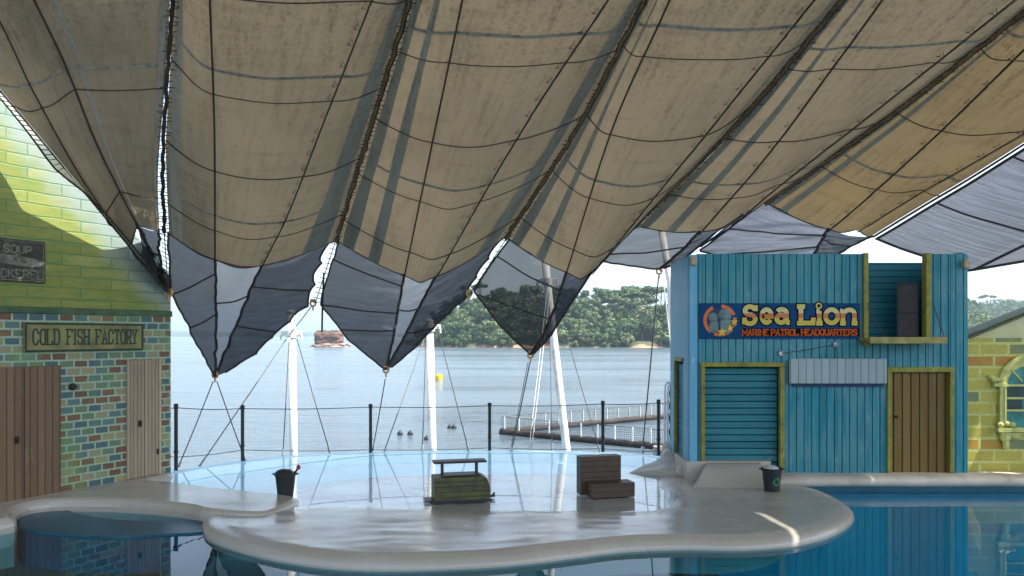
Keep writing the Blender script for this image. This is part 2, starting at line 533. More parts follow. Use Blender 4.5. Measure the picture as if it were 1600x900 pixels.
# concave outline: rounded rim and one flat top
prof = [(0, -.6), (0, -.05), (.01, .0), (.04, .045), (.10, .075)]
loops = [[(q.x, q.y, z) for q in (inset(AP, d) if d else AP)] for d, z in prof]
vs = [v for l in loops for v in l]; fs = []
for i in range(len(loops) - 1):
    for k in range(n): fs.append((i * n + k, i * n + (k + 1) % n, (i + 1) * n + (k + 1) % n, (i + 1) * n + k))
fs.append([(len(loops) - 1) * n + k for k in range(n)])
mb.add(vs, fs)
o = mb.build('deck_walkway', M['stage']); o['kind'] = 'structure'; fixn(o)

# blue sill of the small basin
M['blue_paint'] = simple('blue_pool_paint', (.010, .075, .12), .35, .25, 3)
M['pool_floor'] = simple('pool_floor_paint', (.010, .27, .37), .5, .2, .8)
mb = MB()
basin = [G(x, y, -.10) for x, y in [(33, 801), (60, 795), (100, 792), (118, 800), (150, 806), (190, 811), (250, 813), (325, 812), (325, 829), (262, 834), (212, 838), (150, 838), (75, 832), (32, 823)]]
BP = outline(basin)
nb = len(BP)
lo = [[(q.x, q.y, -.6) for q in BP], [(q.x, q.y, -.125) for q in BP], [(q.x, q.y, -.105) for q in inset(BP, .03)]]
fs = []
for i in range(2):
    for k in range(nb): fs.append((i * nb + k, i * nb + (k + 1) % nb, (i + 1) * nb + (k + 1) % nb, (i + 1) * nb + k))
fs.append([2 * nb + k for k in range(nb)])
mb.add([v for l in lo for v in l], fs)
o = mb.build('basin_floor', M['blue_paint']); o['kind'] = 'structure'; fixn(o)

# rear shallow pool: pale floor, rim, one sheet of water that also lies over the back of the stage
rim_px = [(232, 745), (262, 741), (285, 737), (330, 729), (379, 722), (456, 714), (520, 710.5), (579, 708.5), (640, 707), (700, 706.2), (800, 706), (900, 707), (960, 709), (1010, 713), (1075, 719)]
rim = [G(x, y, 0.0) for x, y in rim_px]
M['cyan'] = simple('pale_blue_pool_paint', (.55, .84, .93), .5, .08, 1.5)
mb = MB()
fl = [(p.x, p.y, -.22) for p in rim] + [(3.2, 12.9, -.22), (0, 12.45, -.22), (-3.3, 12.1, -.22), (-4.8, 12.6, -.22), (-6.2, 12.9, -.22)]
mb.add(fl, [list(range(len(fl)))])
o = mb.build('rear_pool_floor', M['cyan']); o['kind'] = 'structure'; fixn(o)
mb = MB()
for i in range(len(rim)):
    pass
dirs = []
for i in range(len(rim)):
    t = (rim[min(i + 1, len(rim) - 1)] - rim[max(i - 1, 0)]); t.z = 0; t.normalize()
    dirs.append(Vector((-t.y, t.x, 0)))
sec = [(0, -.5), (0, -.02), (.02, -.004), (.10, .006), (.30, .006), (.34, -.03), (.34, -3.4)]
vs = []; fs = []
for p, d in zip(rim, dirs):
    for a, z in sec: vs.append((p.x + d.x * (a - .12), p.y + d.y * (a - .12), z))
k = len(sec)
for i in range(len(rim) - 1):
    for j in range(k - 1): fs.append((i * k + j, i * k + j + 1, (i + 1) * k + j + 1, (i + 1) * k + j))
mb.add(vs, fs)
o = mb.build('pool_rim', M['cyan']); o['kind'] = 'structure'; fixn(o)
mb = MB()
sh = [(p.x, p.y, 0) for p in rim] + [(2.9, 12.9, 0), (2.4, 11.6, 0), (1.6, 11.05, 0), (0, 10.9, 0), (-2.3, 10.9, 0), (-3.0, 11.3, 0), (-3.9, 11.9, 0), (-4.8, 12.5, 0), (-5.8, 12.9, 0), (-6.2, 13.2, 0)]
mb.add(sh, [list(range(len(sh)))])
M['film'] = mat_water('shallow_water', (.95, .99, 1.0), 1.6, (.7, 1.3, 1), .05)
o = mb.build('rear_pool_water', M['film']); o['kind'] = 'structure'; fixn(o)
if o.data.polygons[0].normal.z < 0: o.data.flip_normals()
# front pool
mb = MB()
pw = [(-16, -3), (18, -3), (18, 13.42), (3.6, 13.5), (2.4, 12.5), (0, 11.8), (-2.4, 11.5), (-4.2, 12.0), (-5.5, 12.35), (-6.6, 12.4), (-7.5, 12.2), (-8.6, 11.2), (-16, 11)]
mb.add([(x, y, WZ) for x, y in pw], [list(range(len(pw)))])
M['pool'] = mat_water('front_pool_water', (.36, .74, .82), 1.1, (.8, 1.5, 1), .09)
o = mb.build('front_pool_water', M['pool']); o['kind'] = 'structure'
if o.data.polygons[0].normal.z < 0: o.data.flip_normals()
mb = MB()
x0, x1, y0, y1, zb = -16, 18, -3, 13.6, -1.7
mb.add([(x0, y0, zb), (x1, y0, zb), (x1, y1, zb), (x0, y1, zb), (x0, y0, 0.0), (x1, y0, 0.0), (x1, y1, 0.0), (x0, y1, 0.0)],
       [(0, 1, 2, 3), (0, 4, 5, 1), (1, 5, 6, 2), (0, 3, 7, 4)])
o = mb.build('front_pool_floor', M['pool_floor']); o['kind'] = 'structure'
# land behind the spectators, on the right and behind the sets
mb = MB()
M['ground'] = simple('concrete_ground', (.30, .29, .27), .8, .2, 1.2)
for poly in ([(-60, -40), (60, -40), (60, -3), (-60, -3)], [(18, -3), (60, -3), (60, 13.6), (18, 13.6)], [(3.3, 13.75), (60, 13.75), (60, 18), (3.3, 18)], [(-60, -3), (-16, -3), (-16, 14.2), (-60, 14.2)], [(-16, 11), (-8.6, 11.2), (-6.6, 14.4), (-16, 14.4)]):
    mb.add([(x, y, .02) for x, y in poly], [list(range(len(poly)))])
    mb.add([(x, y, -3.4) for x, y in poly] + [(x, y, .0) for x, y in poly], [(i, (i + 1) % len(poly), len(poly) + (i + 1) % len(poly), len(poly) + i) for i in range(len(poly))])
o = mb.build('ground', M['ground']); o['kind'] = 'structure'

# rounded kerb under the sea-lion house, white nose over a blue band
M['kerb'] = simple('cream_kerb_paint', (.50, .46, .39), .5, .12, 2.5, 0, (.32, .28, .22))
def kerb(x0, x1, sec, name, mat):
    mb = MB(); k = len(sec); N = 40
    vs = [];
    for i in range(N + 1):
        x = x0 + (x1 - x0) * i / N
        for (y, z) in sec: vs.append((x, y + .012 * noise.noise(Vector((x * .7, 0, z))), z + .008 * noise.noise(Vector((x * .9, 4, y)))))
    fs = [(i * k + j, (i + 1) * k + j, (i + 1) * k + j + 1, i * k + j + 1) for i in range(N) for j in range(k - 1)]
    mb.add(vs, fs)
    o = mb.build(name, mat, smooth=True); o['kind'] = 'structure'; return fixn(o)
kerb(3.6, 19, [(13.80, .145), (13.55, .145), (13.42, .135), (13.34, .10), (13.31, .05), (13.32, .0), (13.36, -.03)], 'pool_kerb', M['kerb'])
kerb(3.6, 19, [(13.36, -.028), (13.36, -.16)], 'pool_wall_band', M['blue_paint'])
kerb(3.6, 19, [(13.37, -.15), (13.37, -1.75)], 'pool_wall', M['pool_floor'])

# ramp up to the shutter and the pale rocks left of it
mb = MB()
rp = [G(1072, 766), G(1204, 768), W(1200, 748, 13.3), W(1190, 726, 13.62), W(1104, 722, 13.66), W(1086, 742, 13.3)]
def ramp_fn(u, v):
    a = G(1068, 768).lerp(G(1214, 769), u); b = W(1100, 723, 13.68).lerp(W(1194, 726, 13.68), u)
    p = a.lerp(b, v)
    p.z = .36 * sm(0, .95, v) - .02 + .02 * noise.noise(Vector((u * 3, v * 2, 1)))
    e = min(u, 1 - u)
    p.z -= .30 * (1 - sm(0, .07, e)) * sm(0.0, .6, v)
    return p
mb.grid(ramp_fn, 40, 24)
o = mb.build('entry_ramp', M['deck'], smooth=True); o['kind'] = 'structure'; fixn(o)
# threshold floor inside the shutter
mb = MB(); mb.box((3.85, 14.15, .16), (1.5, 1.0, .40)); 
o = mb.build('threshold_floor', M['deck']); o['kind'] = 'structure'

rock = thing('pale_rock', 'low pale wedge shaped rock at the left foot of the blue house', 'rock', G(1030, 740))
r0 = rock.location
mb = MB()
def rk(px, py, Y): return W(px, py, Y) - r0
def rock_fn(u, v):
    # u from the pointed left tip to the house, v from the front foot to the back foot
    tip = G(980, 739, .0); fr = tip.lerp(G(1082, 748, .0), u); bk_ = tip.lerp(W(1076, 712, 15.6), u); bk_.z = 0
    p = fr.lerp(bk_, v)
    h = (.19 * u ** .7) * sm(0, .10, v) + .16 * u * sm(.1, 1.0, v)
    h *= 1 - .5 * sm(.82, 1.0, u) * (1 - sm(.1, .4, v))
    p.z = h - .02 + .012 * noise.noise(Vector((u * 6, v * 5, 1)))
    return p - r0
mb.grid(rock_fn, 40, 40)
blob_list = [(W(1044, 702, 15.5), (.13, .13, .17), 3), (W(1048, 712, 15.3), (.20, .22, .14), 5), (W(1066, 738, 14.1), (.12, .15, .13), 8)]
def blob(mb, c, r, seed, n=14):
    def fn(u, v):
        th = u * 2 * math.pi; ph = (v - .5) * math.pi
        d = Vector((math.cos(th) * math.cos(ph), math.sin(th) * math.cos(ph), math.sin(ph)))
        k = 1 + .18 * noise.noise(d * 1.7 + Vector((seed, seed, 0)))
        return Vector(c) + Vector((d.x * r[0], d.y * r[1], d.z * r[2])) * k
    mb.grid(fn, n * 2, n)
for c_, r_, s_ in blob_list: blob(mb, c_ - r0, r_, s_)
ro = mb.build('rock_body', M['deck'], rock, smooth=True); fixn(ro)

# ------------------------------------------------------------------ lettering
def arc(cx, cy, rx, ry, a0, a1, n=12):
    return [(cx + rx * math.cos(R(a0 + (a1 - a0) * i / n)), cy + ry * math.sin(R(a0 + (a1 - a0) * i / n))) for i in range(n + 1)]
OCT = [(.28, 0), (.72, 0), (1, .2), (1, .8), (.72, 1), (.28, 1), (0, .8), (0, .2), (.28, 0)]
GL = {
 'A': ([[(0, 0), (.5, 1), (1, 0)], [(.2, .36), (.8, .36)]], [(0, 0), (1, 0)]),
 'C': ([[(1, .68), (1, .8), (.72, 1), (.28, 1), (0, .8), (0, .2), (.28, 0), (.72, 0), (1, .2), (1, .32)]], []),
 'D': ([[(0, 0), (0, 1), (.7, 1), (1, .8), (1, .2), (.7, 0), (0, 0)]], [(0, 0), (0, 1)]),
 'E': ([[(1, 1), (0, 1), (0, 0), (1, 0)], [(0, .52), (.7, .52)], [(1, 1), (1, .82)], [(1, 0), (1, .18)]], [(0, 0), (0, 1)]),
 'F': ([[(1, 1), (0, 1), (0, 0)], [(0, .52), (.7, .52)], [(1, 1), (1, .8)]], [(0, 0), (0, 1)]),
 'H': ([[(0, 0), (0, 1)], [(1, 0), (1, 1)], [(0, .5), (1, .5)]], [(0, 0), (0, 1), (1, 0), (1, 1)]),
 'I': ([[(.5, 0), (.5, 1)]], [(.5, 0), (.5, 1)]),
 'K': ([[(0, 0), (0, 1)], [(1, 1), (0, .42)], [(.3, .6), (1, 0)]], [(0, 0), (0, 1), (1, 0), (1, 1)]),
 'L': ([[(0, 1), (0, 0), (1, 0), (1, .26)]], [(0, 1), (0, 0)]),
 'M': ([[(0, 0), (0, 1), (.5, .3), (1, 1), (1, 0)]], [(0, 0), (1, 0)]),
 'N': ([[(0, 0), (0, 1), (1, 0), (1, 1)]], [(0, 0), (1, 1)]),
 'O': ([OCT], []),
 'P': ([[(0, 0), (0, 1), (.75, 1), (1, .84), (1, .6), (.75, .44), (0, .44)]], [(0, 0), (0, 1)]),
 'Q': ([OCT, [(.55, .3), (1, -.08)]], []),
 'R': ([[(0, 0), (0, 1), (.75, 1), (1, .84), (1, .62), (.75, .46), (0, .46)], [(.5, .46), (1, 0)]], [(0, 0), (0, 1), (1, 0)]),
 'S': ([[(1, .72), (1, .84), (.72, 1), (.28, 1), (0, .84), (0, .66), (.25, .52), (.75, .48), (1, .34), (1, .16), (.72, 0), (.28, 0), (0, .16), (0, .28)]], []),
 'T': ([[(.5, 0), (.5, 1)], [(0, .82), (0, 1), (1, 1), (1, .82)]], [(.5, 0)]),
 'U': ([[(0, 1), (0, .2), (.28, 0), (.72, 0), (1, .2), (1, 1)]], [(0, 1), (1, 1)]),
 'Y': ([[(0, 1), (.5, .48), (1, 1)], [(.5, .48), (.5, 0)]], [(0, 1), (1, 1), (.5, 0)]),
}
def ribbon(mb, pts, w, fn, d):
    P = [Vector(p) for p in pts]; n = len(P); L = []; Rr = []
    closed = (P[0] - P[-1]).length < 1e-6
    for i in range(n):
        if closed:
            a = P[i] - P[(i - 1) if i > 0 else n - 2]; b = P[(i + 1) if i < n - 1 else 1] - P[i]
        else:
            a = P[i] - P[max(i - 1, 0)]; b = P[min(i + 1, n - 1)] - P[i]
            if i == 0: a = b
            if i == n - 1: b = a
        a = a.normalized(); b = b.normalized(); t = (a + b)
        t = t.normalized() if t.length > 1e-6 else a
        nr = Vector((-t.y, t.x)); k = max(.45, nr.dot(Vector((-a.y, a.x))))
        L.append(P[i] + nr * (w / 2 / k)); Rr.append(P[i] - nr * (w / 2 / k))
    vs = [fn(p.x, p.y, d) for p in L] + [fn(p.x, p.y, d) for p in Rr]
    mb.add(vs, [(i, i + 1, n + i + 1, n + i) for i in range(n - 1)])

def write(mb, text, u0, u1, v0, v1, fn, w, d, gap=.38, space=.9, serif=.0):
    """text fills the box u0..u1, v0..v1"""
    wid = [0 if c == ' ' else (.35 if c == 'I' else 1.25 if c == 'M' else 1.0) for c in text]
    tot = sum(space if c == ' ' else x + gap for c, x in zip(text, wid)) - gap
    k = (u1 - u0) / tot; u = u0; lay = 0
    for c, x in zip(text, wid):
        if c == ' ': u += space * k; continue
        st, sf = GL[c]
        for s in st:
            lay += 1
            ribbon(mb, [(u + p[0] * x * k, v0 + p[1] * (v1 - v0)) for p in s], w, fn, d + (lay % 4) * .0006)
        if serif:
            for p in sf:
                lay += 1
                ribbon(mb, [(u + p[0] * x * k - serif, v0 + p[1] * (v1 - v0)), (u + p[0] * x * k + serif, v0 + p[1] * (v1 - v0))], w * .8, fn, d + (lay % 4) * .0006 + .0003)
        u += (x + gap) * k
# ------------------------------------------------------------------ fish factory wall on the left
M['brick_many'] = mat_brick('painted_bricks', .24, .126, .017,
    [(0, (.16, .055, .04)), (.17, (.05, .11, .16)), (.34, (.30, .27, .16)), (.5, (.13, .20, .12)), (.66, (.20, .075, .05)), (.76, (.09, .17, .19)), (.88, (.33, .29, .14))],
    (.36, .47, .42), (.20, .34, .12))
def mat_factory_planks():
    t = NT('painted_green_planks')
    tc = t.n('ShaderNodeTexCoord'); sp = t.n('ShaderNodeSeparateXYZ'); t.l(tc.outputs['Object'], sp.inputs[0])
    cb = t.n('ShaderNodeCombineXYZ'); wob = t.noise(tc.outputs['Object'], 3, 3)
    t.l(sp.outputs['X'], cb.inputs[0]); t.l(t.math('ADD', sp.outputs['Z'], t.math('MULTIPLY', wob, .04)), cb.inputs[1])
    b = t.n('ShaderNodeTexBrick'); b.offset = .37; t.l(cb.outputs[0], b.inputs['Vector'])
    b.inputs['Color1'].default_value = (0, 0, 0, 1); b.inputs['Color2'].default_value = (1, 1, 1, 1)
    b.inputs['Scale'].default_value = 1; b.inputs['Mortar Size'].default_value = .014; b.inputs['Mortar Smooth'].default_value = .6
    b.inputs['Brick Width'].default_value = .85; b.inputs['Row Height'].default_value = .185
    c = t.ramp(b.outputs['Color'], [(0, (.17, .205, .04)), (.35, (.255, .265, .06)), (.7, (.22, .24, .05)), (1, (.31, .31, .095))])
    n1 = t.noise(t.tc('Object', (1, 1, 5)), 2.2, 6, .65)
    c = t.mix(t.ramp(n1, [(.42, 0), (.7, .8)]), c, (.10, .20, .04))
    # pale blue painted sky towards the eave
    e = t.math('ADD', t.math('SUBTRACT', sp.outputs['Z'], t.math('MULTIPLY', sp.outputs['X'], -.97)), t.math('MULTIPLY', t.noise(tc.outputs['Object'], 2.2, 5, .6), .9))
    f = t.ramp(t.math('DIVIDE', e, 8.0), [(.37, 0), (.455, .85)])
    c = t.mix(f, c, (.26, .34, .36))
    n2 = t.noise(tc.outputs['Object'], 18, 5, .6)
    c = t.mix(t.math('MULTIPLY', b.outputs['Fac'], t.ramp(t.noise(tc.outputs['Object'], 3.5, 4), [(.35, .35), (.65, .95)])), c, (.07, .19, .08))
    c = t.mix(t.ramp(n2, [(.5, 0), (.8, .35)]), c, (.22, .30, .12))
    t.base(c); t.rough(.65)
    t.bump(t.math('SUBTRACT', t.math('MULTIPLY', n1, .3), b.outputs['Fac']), .5, .01)
    return t.m
M['planks'] = mat_factory_planks()
M['door_tan'] = mat_planks('tan_door_boards', (.23, .145, .08), (.31, .205, .12), (.20, .15, .10), (.10, .07, .045), .115, 'x', linew=.06, wear=.62)
M['door_dark'] = mat_planks('dark_tan_door_boards', (.16, .10, .055), (.21, .14, .08), (.14, .10, .065), (.07, .045, .03), .115, 'x', linew=.05, wear=.62)
M['door_pale'] = mat_planks('bleached_door_boards', (.30, .23, .15), (.38, .30, .21), (.22, .18, .13), (.12, .09, .06), .07, 'x', linew=.05, wear=.56)
M['dark_iron'] = simple('dark_iron', (.025, .02, .018), .6, .3, 30)
M['sign_olive'] = simple('olive_sign_paint', (.22, .22, .085), .6, .25, 3.5, 0, (.10, .11, .05))
M['letter_dark'] = simple('dark_green_lettering', (.025, .045, .04), .7, .3, 20)

fw_o = Vector((-6.31, 14.2, .06)); fw_dx, fw_dy = .489, .872
fw_rz = math.atan2(fw_dy, fw_dx)
def fp(px, py):
    a = (px - 800) / F
    u = (fw_o.x - fw_o.y * a) / (fw_dx - fw_dy * a)
    Y = fw_o.y - fw_dy * u
    return -u, CAM_H + (HZ - py) / F * Y - fw_o.z
fac = thing('factory_building', 'painted fish factory set wall with multicoloured bricks below green planks', 'building', fw_o, fw_rz)
mb = MB(); mb.box((-3.5, .15, 1.44), (7.0, .30, 2.88 + .5)); mb.v = [(x, y, max(-.4, min(z, 2.88))) for x, y, z in mb.v]
mb.build('brick_wall', M['brick_many'], fac)
mb = MB()
mb.prism([(-7, 2.99), (0, 2.99), (0, 3.62), (-3.6, 7.15), (-7, 10.4)], lambda u, v, d: (u, d, v), 0.0, .30)
fixn(mb.build('plank_wall', M['planks'], fac))
mb = MB(); mb.box((-3.5, .14, 2.935), (7.04, .34, .105), bev=.01)
mb.build('band_board', simple('dark_green_band', (.06, .11, .06), .6, .3, 5), fac)
def leaf(xa, xb, za, zb, handle, hx, mat='door_dark'):
    mb = MB(); mb.box(((xa + xb) / 2, -.02, (za + zb) / 2), (xb - xa, .045, zb - za), bev=.006)
    d = mb.build('door_leaf', M[mat], fac)
    if handle:
        h = MB(); h.box((hx, -.052, za + .46 * (zb - za)), (.07, .018, .11), bev=.004); h.tube([(hx, -.06, za + .46 * (zb - za) + .03), (hx, -.09, za + .46 * (zb - za)), (hx, -.06, za + .46 * (zb - za) - .03)], .008)
        h.build('door_handle', M['dark_iron'], d)
    return d
xa, zt = fp(93, 571); xm, _ = fp(36, 571); xl, _ = fp(-30, 571)
leaf(xl, xm - .006, -.02, zt, True, xm - .12); leaf(xm + .006, xa, -.02, zt, False, 0)
xa2, zt2 = fp(197, 563); xm2, _ = fp(224, 563); xb2, _ = fp(247, 561)
leaf(xa2, xm2 - .004, .02, zt2, True, xm2 - .10, 'door_pale'); leaf(xm2 + .004, xb2, .02, zt2, False, 0, 'door_pale')
h = MB(); x, z = fp(244, 705); h.box((x, -.05, z), (.04, .016, .10)); h.build('hinge', M['dark_iron'], fac)
for (px, py) in ((105, 0),):
    pass
h = MB(); x, z = fp(112, 604); h.lathe([(.001, -.03), (.055, -.03), (.06, 0), (.045, .04), (.001, .05)], (0, 0, 0), 14)
h.v = [(a + x, -.04 - c, b + z) for a, b, c in h.v]; h.build('wall_vent', M['dark_iron'], fac)
# right-hand door casing, sun on the jamb put into its pale colour
x, z = fp(249, 600)
h = MB(); h.box((xb2 + .025, -.012, (zt2) / 2), (.05, .04, zt2 + .04), bev=.005); h.build('door_jamb', simple('sunlit_jamb_wood', (.5, .38, .24), .6, .2, 10), fac)
# name board
sgx0, sgz0 = fp(35, 553); sgx1, sgz1 = fp(221, 504)
sg = thing('factory_sign', 'long olive board lettered COLD FISH FACTORY above the tan double doors', 'sign', fw_o, fw_rz)
mb = MB(); zc = (sgz0 + sgz1) / 2; hh = .47
mb.box(((sgx0 + sgx1) / 2, -.03, zc), (sgx1 - sgx0, .05, hh), bev=.012); mb.build('sign_board', M['sign_olive'], sg)
mb = MB()
for (c, s) in ((((sgx0 + sgx1) / 2, -.058, zc + hh / 2 - .02), (sgx1 - sgx0 - .02, .012, .03)), (((sgx0 + sgx1) / 2, -.058, zc - hh / 2 + .02), (sgx1 - sgx0 - .02, .012, .03)), ((sgx0 + .02, -.0585, zc), (.03, .012, hh - .08)), ((sgx1 - .02, -.0585, zc), (.03, .012, hh - .08))):
    mb.box(c, s)
mb.build('sign_border', M['letter_dark'], sg)
mb = MB()
write(mb, 'COLD FISH FACTORY', sgx0 + .13, sgx1 - .13, zc - .115, zc + .125, lambda u, v, d: (u, -.056 - d, v), .027, .001, .42, 1.25, .035)
mb.build('lettering', M['letter_dark'], sg)
# weathered fish poster
p0 = fp(-34, 440); p1 = fp(69, 380)
po = thing('fish_poster', 'weathered black board with a pale painted fish on the green planks', 'sign', fw_o, fw_rz)
px0, px1 = p0[0], p1[0]; pz0, pz1 = 3.36, 4.02
mb = MB(); mb.box(((px0 + px1) / 2, -.02, (pz0 + pz1) / 2), (px1 - px0, .035, pz1 - pz0), bev=.006); mb.build('sign_board', simple('worn_black_board', (.05, .048, .04), .8, .45, 9, 0, (.12, .11, .09)), po)
M['poster_pale'] = simple('worn_pale_paint', (.17, .165, .135), .8, .5, 16, 0, (.07, .065, .055))
pc = (px0 + px1) / 2; pf = lambda u, v, d: (u, -.039 - d, v)
mb = MB()
body = [(pc + .45 * math.cos(a), 3.69 + .075 * math.sin(a) - .03 * math.cos(a)) for a in [2 * math.pi * i / 32 for i in range(32)]]
body = [(u + .05, v) for u, v in body]
mb.prism(body, pf, 0, .003)
tl = pc - .38
mb.prism([(tl, 3.72), (tl - .14, 3.80), (tl - .10, 3.72), (tl - .15, 3.65)], pf, .0, .0035)
mb.prism([(pc, 3.76), (pc + .18, 3.74), (pc + .05, 3.80)], pf, .0, .0025)
mb.build('fish_picture', M['poster_pale'], po)
mb = MB(); write(mb, 'SOUP', pc - .14, pc + .26, 3.81, 3.92, pf, .022, .001, .4)
write(mb, 'MACKEREL', pc - .42, pc + .44, 3.42, 3.55, pf, .022, .001, .4)
for (a, b) in (((px0 + .03, pz0 + .03), (px1 - .03, pz0 + .03)), ((px1 - .03, pz0 + .03), (px1 - .03, pz1 - .03)), ((px1 - .03, pz1 - .03), (px0 + .03, pz1 - .03))):
    ribbon(mb, [a, b], .012, pf, .0008)
mb.build('lettering', M['poster_pale'], po)

# ------------------------------------------------------------------ blue sea lion house
HY = 13.75; hs = HY / F
ho = Vector((3.15, HY, .08))
def hp(px, py): return (px - 800) * hs - ho.x, CAM_H + (HZ - py) * hs - ho.z
blue = ((.009, .16, .215), (.02, .23, .29))
M['hboards'] = mat_planks('blue_wall_boards', blue[0], blue[1], (.085, .25, .29), (.005, .085, .13), .1355, 'x', rough=.55, off=.10, linew=.035, wear=.48)
M['hboards_h'] = mat_planks('blue_horizontal_boards', (.010, .125, .17), (.018, .175, .22), (.05, .15, .17), (.006, .045, .07), .121, 'z', rough=.55, linew=.05, wear=.66)
M['hside'] = mat_planks('blue_side_boards', (.08, .30, .48), (.13, .38, .56), (.32, .46, .54), (.05, .22, .36), .7, 'x', rough=.5, linew=.004, wear=.6)
M['olive'] = simple('yellow_green_trim_paint', (.23, .22, .035), .55, .25, 8, 0, (.09, .10, .03))
M['brown_boards'] = mat_planks('brown_door_boards', (.13, .075, .018), (.20, .125, .028), (.15, .12, .03), (.035, .02, .012), .155, 'x', rough=.6, off=.03, linew=.05, wear=.55)
house = thing('sea_lion_house', 'bright blue boarded stage house with yellow green frames and a notched roofline', 'building', ho)
ztop = hp(0, 397)[1]
def px_x(p): return hp(p, 0)[0]
def py_z(p): return hp(0, p)[1]
XL, XR = px_x(1088), px_x(1511)
sh0, sh1, shz = px_x(1100), px_x(1217), py_z(573)
dr0, dr1, drz = px_x(1390), px_x(1481), py_z(582)
nt0, nt1, ntz = px_x(1352), px_x(1447), py_z(534)
def boards(mb, x0, x1, z0, z1, pitch=.1355, off=.10):
    """vertical boards with chamfered edges, the joints on the material's grid"""
    k = math.floor((x0 + off) / pitch)
    while k * pitch - off < x1 - 1e-4:
        a = max(x0, k * pitch - off); b = min(x1, (k + 1) * pitch - off); k += 1
        if b - a < .012: continue
        c = min(.012, (b - a) * .3)
        w = .012 * noise.noise(Vector((k * 3.1, 0, 0)))
        mb.prism([(a + .0008, .0), (a + .0008, -.022), (a + c * .7, -.03 + w * .4), (b - c * .7, -.03 + w * .4), (b - .0008, -.022), (b - .0008, .0)], lambda u, v, d: (u, v, d), z0, z1)
mb = MB()
g = .003
for (a, b, z0, z1) in ((XL, sh0 - .06, -.1, ztop), (sh0 - .06 + g, sh1 + .06, shz + .05, ztop), (sh1 + .06 + g, dr0 - .06, -.1, ztop if False else ntz if False else ztop),):
    pass
def wall_rects():
    xs = [XL, sh0 - .03, sh1 + .03, nt0 - .02, dr0 - .03, nt1 + .02, dr1 + .03, XR]
    r = []
    r.append((XL, sh0 - .03, -.1, ztop)); r.append((sh0 - .03, sh1 + .03, shz + .02, ztop))
    r.append((sh1 + .03, nt0 - .02, -.1, ztop)); r.append((nt0 - .02, dr0 - .03, -.1, ntz))
    r.append((dr0 - .03, nt1 + .02, drz + .02, ntz)); r.append((nt1 + .02, dr1 + .03, drz + .02, ztop)); r.append((dr1 + .03, XR, -.1, ztop))
    return r
for (a, b, z0, z1) in wall_rects(): boards(mb, a, b, z0, z1)
# backing of the wall
bk = MB()
for (a, b, z0, z1) in wall_rects(): bk.box(((a + b) / 2, .06, (z0 + z1) / 2 - .002), (b - a - .001, .114, z1 - z0 - .004))
o = fixn(mb.build('board_wall', M['hboards'], house)); bk.build('wall_core', M['hside'], house)
# corner post and side wall with its own doorway
mb = MB(); mb.box((px_x(1081.5) + .0, -.02, ztop / 2 - .03), (.15, .13, ztop + .02), bev=.012)
mb.build('corner_post', M['hside'], house)
mb = MB()
sx = px_x(1075.5)
d0, d1, dz = .42, 1.08, py_z(566)
for (ya, yb, za, zb) in ((.047, d0, -.1, ztop - .03), (d1, 1.5, -.1, ztop - .05), (d0, d1, dz, ztop - .04)):
    mb.box((sx + .05, (ya + yb) / 2, (za + zb) / 2), (.10, yb - ya, zb - za))
mb.build('side_wall', M['hside'], house)
mb = MB()
mb.box((sx + .06, (d0 + d1) / 2, dz / 2 - .06), (.04, d1 - d0 - .01, dz))
mb.build('side_door', M['hboards_h'], house)
mb = MB()
mb.box((sx - .012, d1 - .03, dz / 2), (.05, .06, dz + .05)); mb.box((sx - .013, (d0 + d1) / 2, dz + .03), (.05, d1 - d0 + .06, .06)); 
mb.build('side_door_frame', M['olive'], house)
mb = MB()
mb.box((XR + .02, .78, ztop / 2), (.06, 1.3, ztop + .1)); mb.box(((sx + XR) / 2, 1.53, ztop / 2 - .1), (XR - sx, .06, ztop + .1))
mb.build('back_wall', M['hside'], house)
mb = MB(); mb.box(((sx + XR) / 2, .9, 2.35), (XR - sx - .3, 1.1, .05)); mb.build('loft_floor', M['hside'], house)
# roller shutter of horizontal boards
mb = MB(); pitch = .121
zz = -.0
for i in range(20):
    a = i * pitch; b = min((i + 1) * pitch, shz)
    if b - a < .02: break
    mb.prism([(.02, a + .003), (-.004, a + .006), (.010, b - .01), (.02, b - .003)], lambda u, v, d: (d, u + .10, v), sh0, sh1)
o = fixn(mb.build('shutter_door', M['hboards_h'], house))
mb = MB()
zb_ = .02
mb.box((sh0 - .035, -.03, (shz + zb_) / 2), (.07, .10, shz - zb_), bev=.006); mb.box((sh1 + .035, -.03, (shz + zb_) / 2 - .1), (.085, .10, shz - zb_ + .2), bev=.006)
mb.box(((sh0 + sh1) / 2, -.031, shz + .042), (sh1 - sh0 + .16, .10, .082), bev=.006)
mb.build('shutter_frame', M['olive'], house)
# brown door and frame
mb = MB(); boards(mb, dr0, dr1, -.06, drz, .155, .03)
mb.v = [(x, y + .05, z) for x, y, z in mb.v]
dm = fixn(mb.build('brown_door', M['brown_boards'], house))
h = MB(); h.lathe([(.001, 0), (.025, 0), (.028, .03), (.001, .04)], (0, 0, 0), 12); x, z = hp(1401, 651)
h.v = [(a + x, .018 - c, b + z) for a, b, c in h.v]; h.build('door_knob', M['dark_iron'], dm)
mb = MB()
mb.box((dr0 - .035, -.03, drz / 2), (.075, .10, drz + .1), bev=.006); mb.box((dr1 + .035, -.03, drz / 2), (.075, .10, drz + .1), bev=.006)
mb.box(((dr0 + dr1) / 2, -.031, drz + .055), (dr1 - dr0 + .15, .10, .09), bev=.006)
mb.build('door_frame', M['olive'], house)
